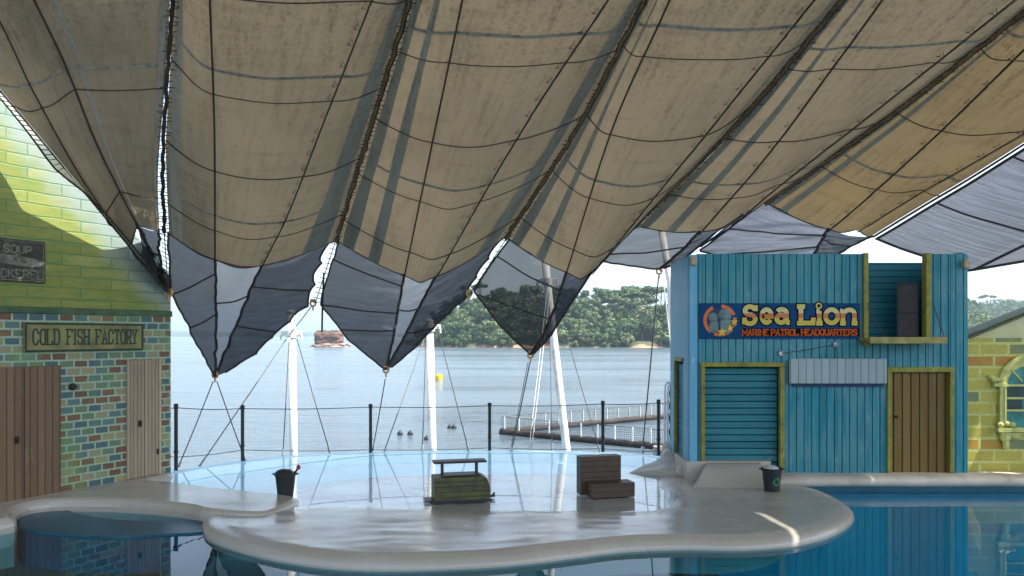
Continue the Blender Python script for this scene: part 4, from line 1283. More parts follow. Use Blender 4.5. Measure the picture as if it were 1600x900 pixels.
# shade cloth below the eave: lofts between two rails of (px, py, distance)
def rail(pts):
    P = [W(*p) for p in pts]
    L = [0]
    for i in range(1, len(P)): L.append(L[-1] + (P[i] - P[i - 1]).length)
    def f(t):
        s = t * L[-1]; i = 0
        while i < len(P) - 2 and s > L[i + 1]: i += 1
        k = (s - L[i]) / max(1e-6, L[i + 1] - L[i])
        a, b = P[max(i - 1, 0)], P[min(i + 2, len(P) - 1)]
        q = P[i].lerp(P[i + 1], k)
        return q
    return f
def cloth(ra, rb, mat, par=None, cross=(), sagd=.10, edge=(1, 1), top=True, scal=0.0, sidesc=1, fold=.09, nm='shade_cloth'):
    A, B = rail(ra), rail(rb)
    mb = MB()
    def fn(u, v):
        v0 = v
        if scal:
            a_ = abs(math.sin(u * math.pi * 7.5)) ** .6 * scal
            v = (v * (1 - a_)) if sidesc > 0 else a_ + v * (1 - a_)
        p = A(u).lerp(B(u), v)
        p.y += fold * noise.noise(Vector((u * 16 + v * 3, v * 2.2, p.x)))
        s = math.sin(math.pi * v)
        p.z -= sagd * s * (1 - u) ** .7 * .6; p.y += sagd * .5 * s
        p += Vector((0, .03, .02)) * noise.noise(Vector((p.x * 2.2, u * 5, p.z * 2)))
        return p
    mb.grid(fn, 60, 20, lambda u, v: (v * 2, u * 3))
    o = cm(mb).build(nm, mat, par or canopy, smooth=True)
    c = MB()
    if edge[0]: c.tube([fn(i / 60, 0) - Vector((0, .015, .0)) for i in range(61)], .026 * edge[0], 5)
    if edge[1]: c.tube([fn(i / 60, 1) - Vector((0, .015, .0)) for i in range(61)], .026 * edge[1], 5)
    for (ua, ub) in cross: c.tube([(lambda v: fn(ua + (ub - ua) * v, v) - Vector((0, .02, 0)))(i / 12) for i in range(13)], .018, 5)
    if c.v: cm(c).build('seam_webbing', M['rope'], o)
    return o
tY = [16.8, 17.0, 17.0, 17.3]
def eave(b, v): 
    p = b.S(1.0, v); return (800 + p.x / p.y * F, HZ - (p.z - CAM_H) / p.y * F, p.y)
NET = M['net']
# bay Z-A: narrow strips that run down to the corner of the factory wall
e = eave
cloth([e(ZA, 0), (236, 428, 13.45), (262, 456, 13.95)], [e(ZA, .5), (240, 402, 14.0), (262, 454, 14.0)], NET, cross=((.5, .5),))
cloth([e(ZA, .5), (240, 402, 14.0), (262, 454, 14.0)], [e(ZA, 1), (249, 400, 13.9), (256, 428, 13.9), (262, 450, 13.9)], NET, cross=((.4, .45),))
# A-B
tip1 = (336, 588, tY[0])
cloth([e(AB, .0), (265, 410, 14.0), (268, 456, 14.2), (300, 522, 15.4), tip1], [e(AB, .2), (337, 460, 16.2), (337, 530, 16.5), (337, 575, 16.75), tip1], NET, cross=((.28, .12), (.55, .45)), edge=(.8, 1.2))
cloth([e(AB, .2), (337, 460, 16.2), (337, 530, 16.5), (337, 575, 16.75), tip1], [e(AB, .72), (385, 470, 16.9), (362, 525, 16.9), (345, 568, 16.85), tip1], M['net_mid'], cross=((.36, .28),), edge=(0, 1.2))
cloth([e(AB, .72), (385, 470, 16.9), (362, 525, 16.9), (345, 568, 16.85), tip1], [(516, 378, 17.3), (498, 425, 17.2), (486, 474, 17.1), (432, 522, 17.0), (400, 553, 16.95), (352, 582, 16.85)], M['net_dark'], cross=((.2, .3), (.55, .62)), edge=(0, .9), scal=.07)
# B-C
tip2 = (603, 578, tY[1])
cloth([(530, 378, 17.3), (515, 422, 17.2), (500, 475, 17.1), (545, 532, 17.05), tip2], [e(BC, .22), (623, 480, 17.5), (612, 540, 17.2), tip2], NET, cross=((.12, .12), (.42, .42), (.62, .6)), edge=(.8, 1.2), sagd=.05)
cloth([e(BC, .22), (623, 480, 17.5), (612, 540, 17.2), tip2], [e(BC, .78), (655, 480, 17.6), (625, 540, 17.2), tip2], M['net_mid'], cross=((.38, .36),), edge=(0, 1.2))
cloth([e(BC, .78), (655, 480, 17.6), (625, 540, 17.2), tip2], [(784, 374, 17.2), (748, 428, 17.2), (728, 467, 17.2), (690, 500, 17.2), (650, 543, 17.1), (612, 574, 17.0)], M['net_dark'], cross=((.62, .66),), edge=(0, .9), scal=.07)
# C-D
tip3 = (829, 555, tY[2])
cloth([(796, 374, 17.1), (766, 414, 17.1), (740, 455, 17.1), (782, 510, 17.05), tip3], [e(CD, .22), (868, 478, 17.2), (848, 525, 17.1), tip3], M['net_see'], cross=((.14, .22), (.45, .55)), edge=(.9, 1.3), sagd=.05)
cloth([e(CD, .22), (868, 478, 17.2), (848, 525, 17.1), tip3], [e(CD, .78), (895, 470, 17.2), (862, 522, 17.1), (834, 553, 17.0)], M['net_dark'], edge=(0, 1.1))
cloth([e(CD, .78), (921, 428, 17.1), (916, 436, 17.1)], [e(CD, 1), (965, 382, 16.9), (938, 412, 17.0)], M['net_dark'], edge=(0, .8))
# D-E
tip4 = (1030, 421, tY[3])
cloth([e(DE, .0), (955, 395, 17.0), (942, 409, 17.1), (985, 416, 17.2), tip4], [e(DE, .22), (1075, 382, 16.6), (1050, 405, 17.0), tip4], M['net_see'], cross=((.35, .4),), edge=(.9, 1.3), sagd=.05)
cloth([e(DE, .22), (1075, 382, 16.6), (1050, 405, 17.0), tip4], [e(DE, .8), (1120, 362, 16.5), (1062, 410, 17.0), (1036, 420, 17.2)], M['net_dark'], edge=(0, 1))
cloth([e(DE, .8), (1110, 372, 16.7), (1090, 388, 16.9)], [e(DE, 1), (1150, 345, 16.5), (1096, 386, 16.9)], M['net_dark'], edge=(0, .8))
# E-F
tip5 = (1262, 425, 17.2)
cloth([e(EF, .0), (1120, 372, 16.7), (1092, 392, 17.0), (1180, 415, 17.1), tip5], [e(EF, .4), (1278, 385, 16.8), tip5], M['net_pale'], cross=((.22, .2), (.5, .5)), edge=(.9, 1.3), sagd=.05)
cloth([e(EF, .4), (1278, 385, 16.8), tip5], [e(EF, 1), (1330, 385, 17.0), (1300, 402, 17.1), (1268, 424, 17.2)], M['net_dark'], edge=(0, 1), cross=((.3, .3),))
# brass shackles at the points and ridge ends
def shackle(p):
    mb = MB()
    mb.tube([p + Vector((.06 * math.cos(a), 0, .06 * math.sin(a))) for a in [i * math.pi / 5 for i in range(11)]], .022, 6)
    mb.box(p + Vector((0, 0, .07)), (.12, .05, .05), bev=.01); mb.box(p + Vector((.05, .01, .02)), (.05, .06, .05), rz=.5)
    mb.tube([p + Vector((0, 0, -.05)), p + Vector((0, 0, -.16))], .02, 6)
    cm(mb).build('shackle', M['brass'], canopy)
for q in ((336, 586, 16.8), (603, 578, 17.0), (829, 555, 17.0), (1030, 424, 17.3), (489, 474, 17.1), (733, 459, 17.2), (264, 458, 14.0)): shackle(W(*q))
mb = MB(); mb.tube([W(506, 426, 17.15), W(504, 470, 17.15), W(503, 519, 17.15)], .022, 5); cm(mb).build('hanging_rope', M['rope'], canopy)
# scalloped lacing that still bridges the open gaps
def laces(a0, a1, b0, b1, n):
    mb = MB()
    A0, A1, B0, B1 = W(*a0), W(*a1), W(*b0), W(*b1)
    for i in range(n + 1):
        k = i / n; mb.tube([A0.lerp(A1, k), B0.lerp(B1, min(1, k + .03))], .008, 4)
    mid = [(A0.lerp(A1, i / 20) + B0.lerp(B1, i / 20)) / 2 - Vector((0, .02, 0)) for i in range(21)]
    mb.tube(mid, .010, 4)
    cm(mb).build('gap_lacing', M['rope'], canopy)
laces((249, 358, 13.95), (258, 440, 13.9), (265, 362, 14.0), (268, 448, 14.1), 12)
laces((517, 380, 17.25), (487, 472, 17.05), (530, 380, 17.25), (500, 472, 17.05), 12)
laces((784, 375, 17.2), (729, 464, 17.2), (796, 375, 17.1), (740, 456, 17.1), 10)

# neighbouring grey sail on the right
sail = thing('grey_shade_sail', 'flat grey shade sail with dark seams stretched behind the blue house', 'shade sail', (9, 15, 6))
so_ = Vector(sail.location)
GF = EF.c[3]
GL_ = [W(1362, 371, 17.0), W(1430, 396, 16.6), W(1512, 421, 15.4), W(1600, 406, 14.9), W(1760, 360, 14.4), W(2050, 300, 14.0)]
mb = MB()
def gfn(u, v):
    # u from the sea edge up along the canopy edge, v across
    t = 1 - u * 1.9
    a = GF.at(t) + Vector((.09, 0, -.05))
    e0 = [W(1362, 371, 17.0), W(1430, 396, 16.5), W(1512, 421, 15.6), W(1600, 406, 15.2), W(1837, 358, 14.46), W(2250, 280, 14.3)]
    s = v * (len(e0) - 1); i = min(int(s), len(e0) - 2); q = e0[i].lerp(e0[i + 1], s - i)
    b = q + (GF.at(t) - GF.at(1)) 
    k = min(1, v * 3)
    p = a.lerp(b, k) if v < 1 / 3 else b
    p = p.copy(); p.z -= .12 * math.sin(math.pi * min(1, v)) * min(1, u * 3)
    p.z += .02 * noise.noise(Vector((p.x, p.y, 8)))
    return p
us = sorted([i / 70 for i in range(71) if not .1700 < i / 70 < .1950] + [.1725, .1870]); vs_ = sorted([i / 40 for i in range(41) if not .46 < i / 40 < .67] + [.47, .665, .5, .53, .57, .6, .64])
o0 = 0
for u in us:
    for v in vs_:
        mb.v.append(tuple(gfn(u, v))); mb.uv[len(mb.v) - 1] = (v * 8, u * 27)
nv_ = len(vs_)
for i in range(len(us) - 1):
    for j in range(nv_ - 1):
        if us[i] == .1725 and .47 <= vs_[j] < .665: continue       # slit out of view, added to throw a strip of sun on the yellow house
        a_ = i * nv_ + j; mb.f.append((a_, a_ + 1, a_ + nv_ + 1, a_ + nv_))
so = cm(mb, so_).build('sail_cloth', M['net_pale'], sail, smooth=True)
c = MB()
for v in (.0, .42, .62, .85): c.tube([gfn(i / 40 * .7, v) - Vector((0, 0, .03)) for i in range(41)], .03, 5)
for u in (.002, .10, .21, .32, .43): c.tube([gfn(u, i / 30) - Vector((0, 0, .03)) for i in range(31)], .02 if u > .01 else .03, 5)
cm(c, so_).build('sail_seam', M['rope'], sail)

# ------------------------------------------------------------------ masts
def mast(pts, r, label, lugs=None, Yb=None):
    P = [W(*p) for p in pts]; b = P[-1]
    m_ = thing('white_mast', label, 'mast', b, 0, 'white masts along the pool rim')
    mb = MB(); Q = [p - b for p in P][::-1]
    mb.tube(Q, r, 16); o = mb.build('mast_tube', M['white_paint'], m_, smooth=False)
    for p_ in o.data.polygons: p_.use_smooth = len(p_.vertices) == 4
    mb = MB(); mb.lathe([(r * 1.9, -.02), (r * 1.9, .02), (r * 1.2, .04), (r * 1.1, .12)], (0, 0, 0), 16); mb.build('mast_foot', M['steel'], m_)
    if lugs:
        c = W(*lugs) - b; mb = MB()
        mb.lathe([(r * 1.35, -.09), (r * 1.35, .09)], c, 16)
        for sg in (-1, 1): mb.box(c + Vector((sg * r * 1.9, -.02, .02)), (r * 1.6, .04, .12), bev=.01); mb.tube([c + Vector((sg * r * 2.5, 0, .04)), c + Vector((sg * r * 2.7, 0, -.14))], .022, 6)
        mb.box(c + Vector((0, -r * 1.4, 0)), (.06, .05, .10))
        mb.build('mast_collar', M['white_paint'], m_)
    mb = MB(); mb.lathe([(r * 1.05, -.01), (r * 1.1, .05), (r * .6, .09), (.001, .10)], Q[-1], 16); mb.build('mast_cap', M['white_paint'], m_)
    return m_
mast([(455, 490, 19.2), (459, 712, 19.2), (460, 872, 19.3)], .098, 'white mast carrying the first ridge, behind the left black bin', (455, 522, 19.2))
mast([(671, 504, 19.4), (676, 709, 19.4), (677, 868, 19.4)], .098, 'white mast behind the green wooden box', (672, 512, 19.4))
mast([(852, 408, 19.8), (858, 470, 19.7), (886, 709, 19.2), (905, 872, 18.9)], .10, 'white mast leaning outwards behind the hanging grey cloth', (855, 440, 19.75))
mast([(1034, 362, 18.6), (1047, 440, 18.3), (1072, 900, 17.6)], .085, 'white mast partly hidden behind the blue house corner')

# guy ropes
def guy(a, b, label, r=.012, mat='wire', z=None):
    A, B = W(*a), W(*b)
    o_ = thing('guy_rope', label, 'rope', B, 0, 'guy ropes of the canopy')
    mb = MB(); mb.tube([A - B, (A - B) * .5 + Vector((0, 0, -.02)), Vector((0, 0, 0))], r, 5); mb.build('rope_line', M[mat], o_)
    mb = MB(); mb.tube([(A - B) * .05, (A - B) * .0], r * 2.4, 6); mb.build('turnbuckle', M['steel'], o_)
    return o_
guy((333, 596, 16.8), (279, 729, 15.3), 'dark guy rope from the leftmost cloth point down to the first fence post')
guy((339, 596, 16.8), (383, 719, 15.9), 'dark guy rope from the leftmost cloth point down to the second fence post')
guy((447, 530, 19.2), (312, 728, 15.5), 'long slanting guy rope crossing from the left mast collar to the left rim')
guy((464, 530, 19.2), (516, 709, 17.0), 'guy rope falling right from the left mast collar')
guy((452, 530, 19.2), (442, 713, 16.7), 'near vertical rope hanging beside the left mast')
guy((487, 478, 17.1), (457, 516, 19.1), 'short rope between the first brass ridge shackle and the left mast')
guy((602, 592, 17.0), (582, 705, 17.1), 'guy rope from the second cloth point down to the third fence post')
guy((668, 514, 19.4), (600, 706, 17.15), 'guy rope slanting left from the middle mast top')
guy((666, 514, 19.4), (660, 706, 17.2), 'near vertical rope hanging left of the middle mast')
guy((683, 508, 19.4), (732, 704, 17.2), 'guy rope slanting right from the middle mast top')
guy((828, 566, 17.0), (799, 705, 17.2), 'guy rope under the third cloth point, the right one of a close pair', .014)
guy((825, 566, 17.0), (797, 706, 17.3), 'guy rope under the third cloth point, the left one of a close pair', .008)
guy((856, 445, 19.7), (826, 706, 17.3), 'pale cream rope beside the leaning mast, left one of two', .008, 'rope_white')
guy((860, 450, 19.7), (830, 706, 17.3), 'pale cream rope beside the leaning mast, right one of two', .008, 'rope_white')
guy((858, 470, 19.7), (863, 706, 17.25), 'thin dark vertical rope just left of the leaning mast foot', .009)
guy((876, 490, 19.6), (938, 708, 17.2), 'thin dark rope slanting right from the leaning mast', .010)
guy((1029, 432, 17.3), (1003, 712, 17.3), 'long dark guy rope left of the blue house', .016)
guy((1036, 430, 18.3), (1050, 560, 18.0), 'pale rope along the edge of the blue house', .014, 'rope_white')

# ------------------------------------------------------------------ rope fence on the rim
fence = thing('rope_fence', 'black post and rope fence along the far pool rim', 'fence', (0, 17.2, 0))
fo = Vector(fence.location)
posts = [(275, 633, 738, 14.75), (379, 635, 723, 15.85), (579, 633, 709, 17.0), (765, 631, 706, 17.3), (942, 628, 708, 17.15), (1029, 626, 713, 16.75)]
tops = []; lows = []
for (x, y0_, y1_, Y) in posts:
    b = W(x, y1_, Y); t_ = W(x, y0_, Y); b.z = -.02
    t_.x = b.x = b.x
    mb = MB(); mb.tube([b - fo, t_ - fo], .036, 10); mb.lathe([(.045, -.02), (.045, .02), (.001, .035)], t_ - fo, 10); mb.lathe([(.06, 0), (.06, .015), (.04, .02)], b - fo, 10)
    for zz in (.96, .3):
        q = b.lerp(t_, zz) - fo; mb.lathe([(.046, -.02), (.046, .02)], q, 10)
    mb.build('fence_post', M['black_post'], fence)
    tops.append(b.lerp(t_, .96)); lows.append(b.lerp(t_, .08 if x > 400 else .22))
tops = [W(258, 634, 14.3)] + tops + [W(1048, 627, 15.8)]; lows = [W(258, 708, 14.3)] + lows + [W(1048, 700, 15.8)]
for arr, r in ((tops, .009), (lows, .007)):
    mb = MB()
    for a, b in zip(arr[:-1], arr[1:]):
        mb.tube([a.lerp(b, i / 8) - Vector((0, 0, .025 * math.sin(math.pi * i / 8))) - fo for i in range(9)], r, 5, False)
    mb.build('fence_rope', M['rope'], fence)
# fine netting hung between the two ropes
def mat_net(name, col, sc, th):
    t = NT(name); uv = t.tc('UV')
    sp = t.n('ShaderNodeSeparateXYZ'); t.l(uv, sp.inputs[0])
    m = None
    for k in ('X', 'Y'):
        f = t.math('FRACT', t.math('MULTIPLY', sp.outputs[k], sc)); g = t.math('LESS_THAN', f, th)
        m = g if m is None else t.math('MAXIMUM', m, g)
    t.base(col); t.rough(.7)
    t.l(m, t.p.inputs['Alpha']); return t.m
mb = MB()
o_ = 0
for i in range(len(tops) - 1):
    a, b, c_, d_ = tops[i], tops[i + 1], lows[i], lows[i + 1]
    L = (b - a).length
    mb.grid(lambda u, v: c_.lerp(d_, u).lerp(a.lerp(b, u), v) - fo, 6, 2, lambda u, v: (u * L + i * 7, v * 1.0))
mb.build('fence_netting', mat_net('fine_netting', (.10, .11, .12), 16, .03), fence)
# steel ladder rail by the house
lad = thing('pool_ladder', 'bent steel ladder rail beside the blue house', 'ladder', W(1045, 702, 15.9))
lo_ = Vector(lad.location); mb = MB()
for dx in (0, .14):
    mb.tube([p - lo_ + Vector((0, dx * 2, 0)) for p in (W(1043, 703, 15.9), W(1043, 612, 15.9), W(1044, 603, 15.9), W(1047, 599, 15.9), W(1052, 599, 15.9))], .022, 8)
mb.build('ladder_rail', M['steel'], lad)
mb = MB(); mb.tube([W(1048, 600, 15.9) - lo_ + Vector((.01 * math.sin(i * 1.3), .05, -i * .055)) for i in range(24)], .02, 5); mb.build('coiled_cord', M['rope'], lad)

# ------------------------------------------------------------------ things on the stage
def binn(loc, label, sc=1.0, stick=False, ring=False, lidcol='bin'):
    b = thing('waste_bin', label, 'bin', loc)
    mb = MB(); mb.lathe([(.115 * sc, 0), (.12 * sc, .01), (.158 * sc, .36 * sc), (.175 * sc, .365 * sc), (.178 * sc, .40 * sc), (.165 * sc, .405 * sc), (.150 * sc, .37 * sc), (.11 * sc, .02)], (0, 0, 0), 32)
    for a in (0, math.pi): mb.box((.185 * sc * math.cos(a), 0, .385 * sc), (.05, .07, .02), bev=.006)
    mb.build('bin_body', M['bin'], b, smooth=False)
    return b
bn = binn(G(446, 778, .0), 'black bin with domed lid and a red knobbed stick, left behind the walkway')
mb = MB(); mb.lathe([(.155, .375), (.15, .405), (.11, .445), (.05, .462), (.001, .465)], (-.02, 0, 0), 28); mb.build('bin_lid', M['bin'], bn, smooth=True)
mb = MB(); mb.tube([(.08, -.02, .2), (.15, -.02, .40), (.20, -.02, .47)], .016, 6); s_ = mb.build('stick', M['bin'], bn)
mb = MB(); blob(mb, (.215, -.02, .495), (.032, .03, .04), 2); mb.build('stick_knob', M['red'], s_, smooth=True)
bn2 = binn(G(1206, 769, .0), 'black bin with green recycling ring and pale rounded top beside the ramp')
mb = MB(); mb.lathe([(.14, .37), (.125, .41), (.08, .44), (.001, .452)], (-.02, 0, 0), 24); mb.build('bin_lid', M['bin_pale'], bn2, smooth=True)
mb = MB()
for k in range(3):
    a0 = math.pi / 2 + k * 2 * math.pi / 3 + .2; pts = [(.052 * math.cos(a0 + j * .25), .052 * math.sin(a0 + j * .25)) for j in range(7)]
    def bf(u, v, d):
        ang = -math.pi / 2 + .26 + u / .14; z = .19 + v; r = .1195 + .0395 * (z / .36) + .003 + d; return (r * math.cos(ang), r * math.sin(ang), z)
    ribbon(mb, pts, .024, bf, .001)
    e_ = Vector(pts[-1]); tg = (Vector(pts[-1]) - Vector(pts[-2])).normalized(); nr = Vector((-tg.y, tg.x))
    mb.add([bf(*(e_ + nr * .026), .0016), bf(*(e_ - nr * .026), .0016), bf(*(e_ + tg * .036), .0016)], [(0, 1, 2)])
mb.build('recycling_ring', M['bin_green'], bn2)

def mat_wood(name, c1, c2, pitch, green=0.0):
    t = NT(name); o = t.tc('Object'); tc = t.n('ShaderNodeTexCoord'); sp = t.n('ShaderNodeSeparateXYZ'); t.l(tc.outputs['Object'], sp.inputs[0])
    g = t.noise(t.tc('Object', (1.2, 1.2, 14)), 3, 6, .65); b = t.noise(o, 6, 4)
    c = t.mix(t.ramp(g, [(.35, 0), (.7, 1)]), c1, c2)
    if green: c = t.mix(t.ramp(t.math('ADD', t.math('MULTIPLY', g, .5), t.math('MULTIPLY', b, .5)), [(.46, 0), (.6, green)]), c, (.085, .105, .02))
    fr = t.math('FRACT', t.math('DIVIDE', sp.outputs['Z'], pitch)); e = t.math('MINIMUM', fr, t.math('SUBTRACT', 1, fr))
    ln = t.ramp(e, [(0, 1), (.05, .7), (.1, 0)])
    c = t.mix(ln, c, (.012, .01, .008)); t.base(c); t.rough(.55); t.bump(t.math('SUBTRACT', t.math('MULTIPLY', g, .4), ln), .5, .006); return t.m
M['wood_green'] = mat_wood('mossy_dark_wood', (.035, .036, .016), (.065, .060, .026), .08, .8)
M['wood_brown'] = mat_wood('dark_brown_wood', (.040, .024, .014), (.070, .045, .025), .09)
M['wood_plain'] = simple('dark_bench_wood', (.045, .035, .028), .5, .35, 14)
pd = thing('wooden_box', 'dark mossy wooden box with a plank rail on two posts', 'box', G(719, 781, 0), R(13))
mb = MB()
prof_ = [(-.43, .0), (.45, .0), (.45, .20), (.40, .36), (.33, .39), (-.43, .385)]
mb.prism(prof_, lambda u, v, d: (u, d, v), -.18, .22)
fixn(mb.build('box_body', M['wood_green'], pd))
mb = MB(); mb.box((0.01, .02, .405), (.60, .3, .02), bev=.004); mb.build('box_top', M['wood_plain'], pd)
for sx_ in (-.28, .27):
    mb = MB(); mb.box((sx_, .05, .50), (.045, .05, .19), bev=.004); mb.build('rail_post', M['wood_plain'], pd)
mb = MB(); mb.box((-.005, .05, .605), (.84, .24, .035), bev=.006); mb.build('rail_plank', M['wood_plain'], pd)
mb = MB(); mb.box((-.01, -.195, .015), (.98, .03, .03)); mb.box((-.50, .0, .025), (.14, .30, .025)); mb.box((.52, .05, .03), (.10, .05, .03)); mb.tube([(.52, .05, .03), (.57, .05, .08)], .015, 6)
mb.build('base_rail', M['black_post'], pd)
st = thing('stepped_seat', 'dark brown wooden stepped seat block with a high back', 'seat', G(946, 773, 0), R(14))
mb = MB(); mb.box((.05, -.10, .115), (.72, .30, .23), bev=.006); mb.build('seat_block', M['wood_brown'], st)
mb = MB(); mb.box((-.055, .165, .31), (.70, .22, .62), bev=.006); mb.build('backrest', M['wood_brown'], st)

# ------------------------------------------------------------------ things on the sea
SEA = -3.0
by = thing('yellow_buoy', 'small yellow buoy floating right of the middle mast', 'buoy', G(686, 593, SEA))
mb = MB(); mb.lathe([(.42, -.3), (.46, -.1), (.46, .45), (.40, .62), (.30, .68), (.001, .68)], (0, 0, 0), 20); mb.build('buoy_body', simple('yellow_buoy_paint', (.72, .52, .02), .45, .1, 3), by)
mb = MB(); mb.tube([(-.2, 0, .66), (-.2, 0, .85), (.2, 0, .85), (.2, 0, .66)], .035, 6); mb.build('buoy_handle', M['steel'], by)
fl_lab = ['round dark float, left one of the pair nearest the third fence post', 'round dark float, right one of the pair nearest the third fence post', 'single round dark float close to the middle mast', 'round dark float right of the middle mast, left one of a touching pair', 'round dark float right of the middle mast, right one of a touching pair']
for (x, y, lb) in ((625, 679, fl_lab[0]), (641, 679, fl_lab[1]), (667, 687, fl_lab[2]), (703, 669, fl_lab[3]), (709.5, 669, fl_lab[4])):
    f_ = thing('net_float', lb, 'float', G(x, y, SEA), 0, 'dark floats on the water')
    mb = MB(); mb.lathe([(.01, -.16), (.11, -.12), (.16, 0), (.145, .09), (.09, .15), (.01, .165)], (0, 0, .03), 16); mb.build('float_ball', M['black_post'], f_, smooth=True)
    mb = MB(); mb.lathe([(.03, .17), (.03, .22), (.001, .23)], (0, 0, .03), 8); mb.tube([(.16 * math.cos(a), .16 * math.sin(a), .02) for a in [i * math.pi / 8 for i in range(17)]], .012, 5); mb.build('float_band', M['rope'], f_)
pen = thing('net_pen', 'floating fish pen with dark pipes and a low net on white stanchions', 'net pen', G(783, 678, SEA))
po_ = Vector(pen.location)
M['pipe'] = simple('weedy_dark_pipe', (.026, .02, .018), .75, .45, 3, 0, (.07, .05, .042))
K, E1, E2 = G(783, 678, SEA), G(1056, 652, SEA), G(1060, 705, SEA)
for (a, b, xs) in ((K, E1, 15), (K, E2, 11)):
    mb = MB(); n_ = 30
    mb.tube([a.lerp(b, i / n_) - po_ + Vector((0, 0, .12 + .03 * noise.noise(Vector((i * .4, 0, 0))))) for i in range(n_ + 1)], [.20 + .05 * noise.noise(Vector((i * .9, 2, 0))) for i in range(n_ + 1)], 8)
    mb.build('float_pipe', M['pipe'], pen, smooth=True)
    mb = MB(); q = Vector((0, 0, 1.0)); L = (b - a).length
    mb.grid(lambda u, v: a.lerp(b, u) - po_ + Vector((0, 0, .25 + .72 * v)), 10, 1, lambda u, v: (u * L, v * .72))
    mb.build('pen_netting', mat_net('pen_netting_%d' % xs, (.16, .18, .19), 9, .22 if xs == 15 else .14), pen)
    mb = MB(); mb.tube([a.lerp(b, i / 10) - po_ + Vector((0, 0, .97)) for i in range(11)], .012, 5); mb.build('pen_rope', M['rope'], pen)
    for i in range(xs):
        p = a.lerp(b, (i + .25) / (xs - .3)) - po_
        mb = MB(); mb.tube([p + Vector((0, -.05, .0)), p + Vector((0, -.05, .98))], .034 if xs == 11 else .020, 8); mb.build('stanchion', M['white_paint'], pen)
# ruined stump of an islet
isl = thing('rock_islet', 'square brown rock stump on a low pale shelf far out at sea', 'islet', G(514, 541.5, SEA))
mb = MB()
def lump(mb, c, s, seed, p=4.0, nz=.14):
    def fn(u, v):
        th = u * 2 * math.pi; ph = (v - .5) * math.pi
        d = Vector((math.cos(th) * math.cos(ph), math.sin(th) * math.cos(ph), math.sin(ph)))
        k = (abs(d.x) ** p + abs(d.y) ** p + abs(d.z) ** p) ** (-1 / p)
        k *= 1 + nz * noise.fractal(d * 2.2 + Vector((seed, 0, seed)), 1.0, 2.0, 4)
        return Vector(c) + Vector((d.x * s[0], d.y * s[1], d.z * s[2])) * k
    mb.grid(fn, 60, 34)
lump(mb, (0, 0, 4.0), (6.6, 5, 3.7), 3, 6, .10)
mb.build('rock_stump', simple('red_brown_rock', (.13, .075, .055), .9, .45, .5, 0, (.06, .05, .04)), isl, smooth=False)
mb = MB(); lump(mb, (1.0, 0, .3), (8.8, 6.5, 1.5), 5, 3, .2); mb.build('rock_shelf', simple('pale_rock_shelf', (.30, .22, .17), .9, .35, .6), isl)
def leaves(mb, pts, size, rnd):
    for p in pts:
        a = Vector((rnd.gauss(0, 1), rnd.gauss(0, 1), rnd.gauss(0, .8) + .4)).normalized()
        b = a.orthogonal().normalized(); c = a.cross(b); s = size * rnd.uniform(.6, 1.3); t = rnd.uniform(0, 6.28)
        u = (b * math.cos(t) + c * math.sin(t)) * s; w = (c * math.cos(t) - b * math.sin(t)) * s * .6
        mb.add([p - u, p - w * .9, p + u, p + w], [(0, 1, 2, 3)])
rnd = random.Random(5)
mb = MB(); leaves(mb, [Vector((rnd.uniform(-5.5, 5.5), rnd.uniform(-4, 4), 7.2 + rnd.uniform(0, .8))) for _ in range(240)], .5, rnd)
M['scrub'] = simple('dry_scrub', (.10, .085, .04), .8, .4, 1)
mb.build('scrub_top', M['scrub'], isl)
# ------------------------------------------------------------------ wooded peninsula
def mat_hill():
    t = NT('hill_soil'); o = t.tc('Object'); n1 = t.noise(o, .06, 6, .6); n2 = t.noise(o, .35, 5, .6)
    tc = t.n('ShaderNodeTexCoord'); sp = t.n('ShaderNodeSeparateXYZ'); t.l(tc.outputs['Object'], sp.inputs[0])
    c = t.mix(t.ramp(n2, [(.35, 0), (.65, 1)]), (.035, .05, .018), (.06, .075, .03))
    clay = t.mix(t.ramp(n2, [(.3, 0), (.7, 1)]), (.36, .15, .075), (.50, .30, .17))
    h = t.math('SUBTRACT', 1.0, t.math('DIVIDE', t.math('ADD', sp.outputs['Z'], 3.0), 4.5))
    f = t.ramp(t.math('ADD', t.math('MULTIPLY', h, .35), t.math('MULTIPLY', n1, .9)), [(.74, 0), (.82, 1)])
    t.base(t.mix(f, c, clay)); t.rough(.95); return t.m
def hill_z(x, y):
    s = 354 + 6 * noise.noise(Vector((x * .02, 0, 1))) + 3 * noise.noise(Vector((x * .09, 0, 4)))
    if x < -20: s += (-20 - x) * .8 + max(0, -38 - x) * 3
    d = y - s
    if d < 0: return -3.6 + max(-1, d * .1)
    k = sm(-62, -18, x)
    z = -3.2 + 2.6 * sm(0, 3.5, d) + (15.5 * k + 1.5) * sm(2, 62, d) + 1.6 * noise.noise(Vector((x * .05, y * .05, 2))) * sm(2, 15, d)
    return z
mb = MB()
mb.grid(lambda u, v: (lambda x, y: (x, y, hill_z(x, y)))(-90 + 330 * u, 340 + 150 * v), 150, 60)
o = mb.build('hill', mat_hill(), smooth=True); o['kind'] = 'structure'

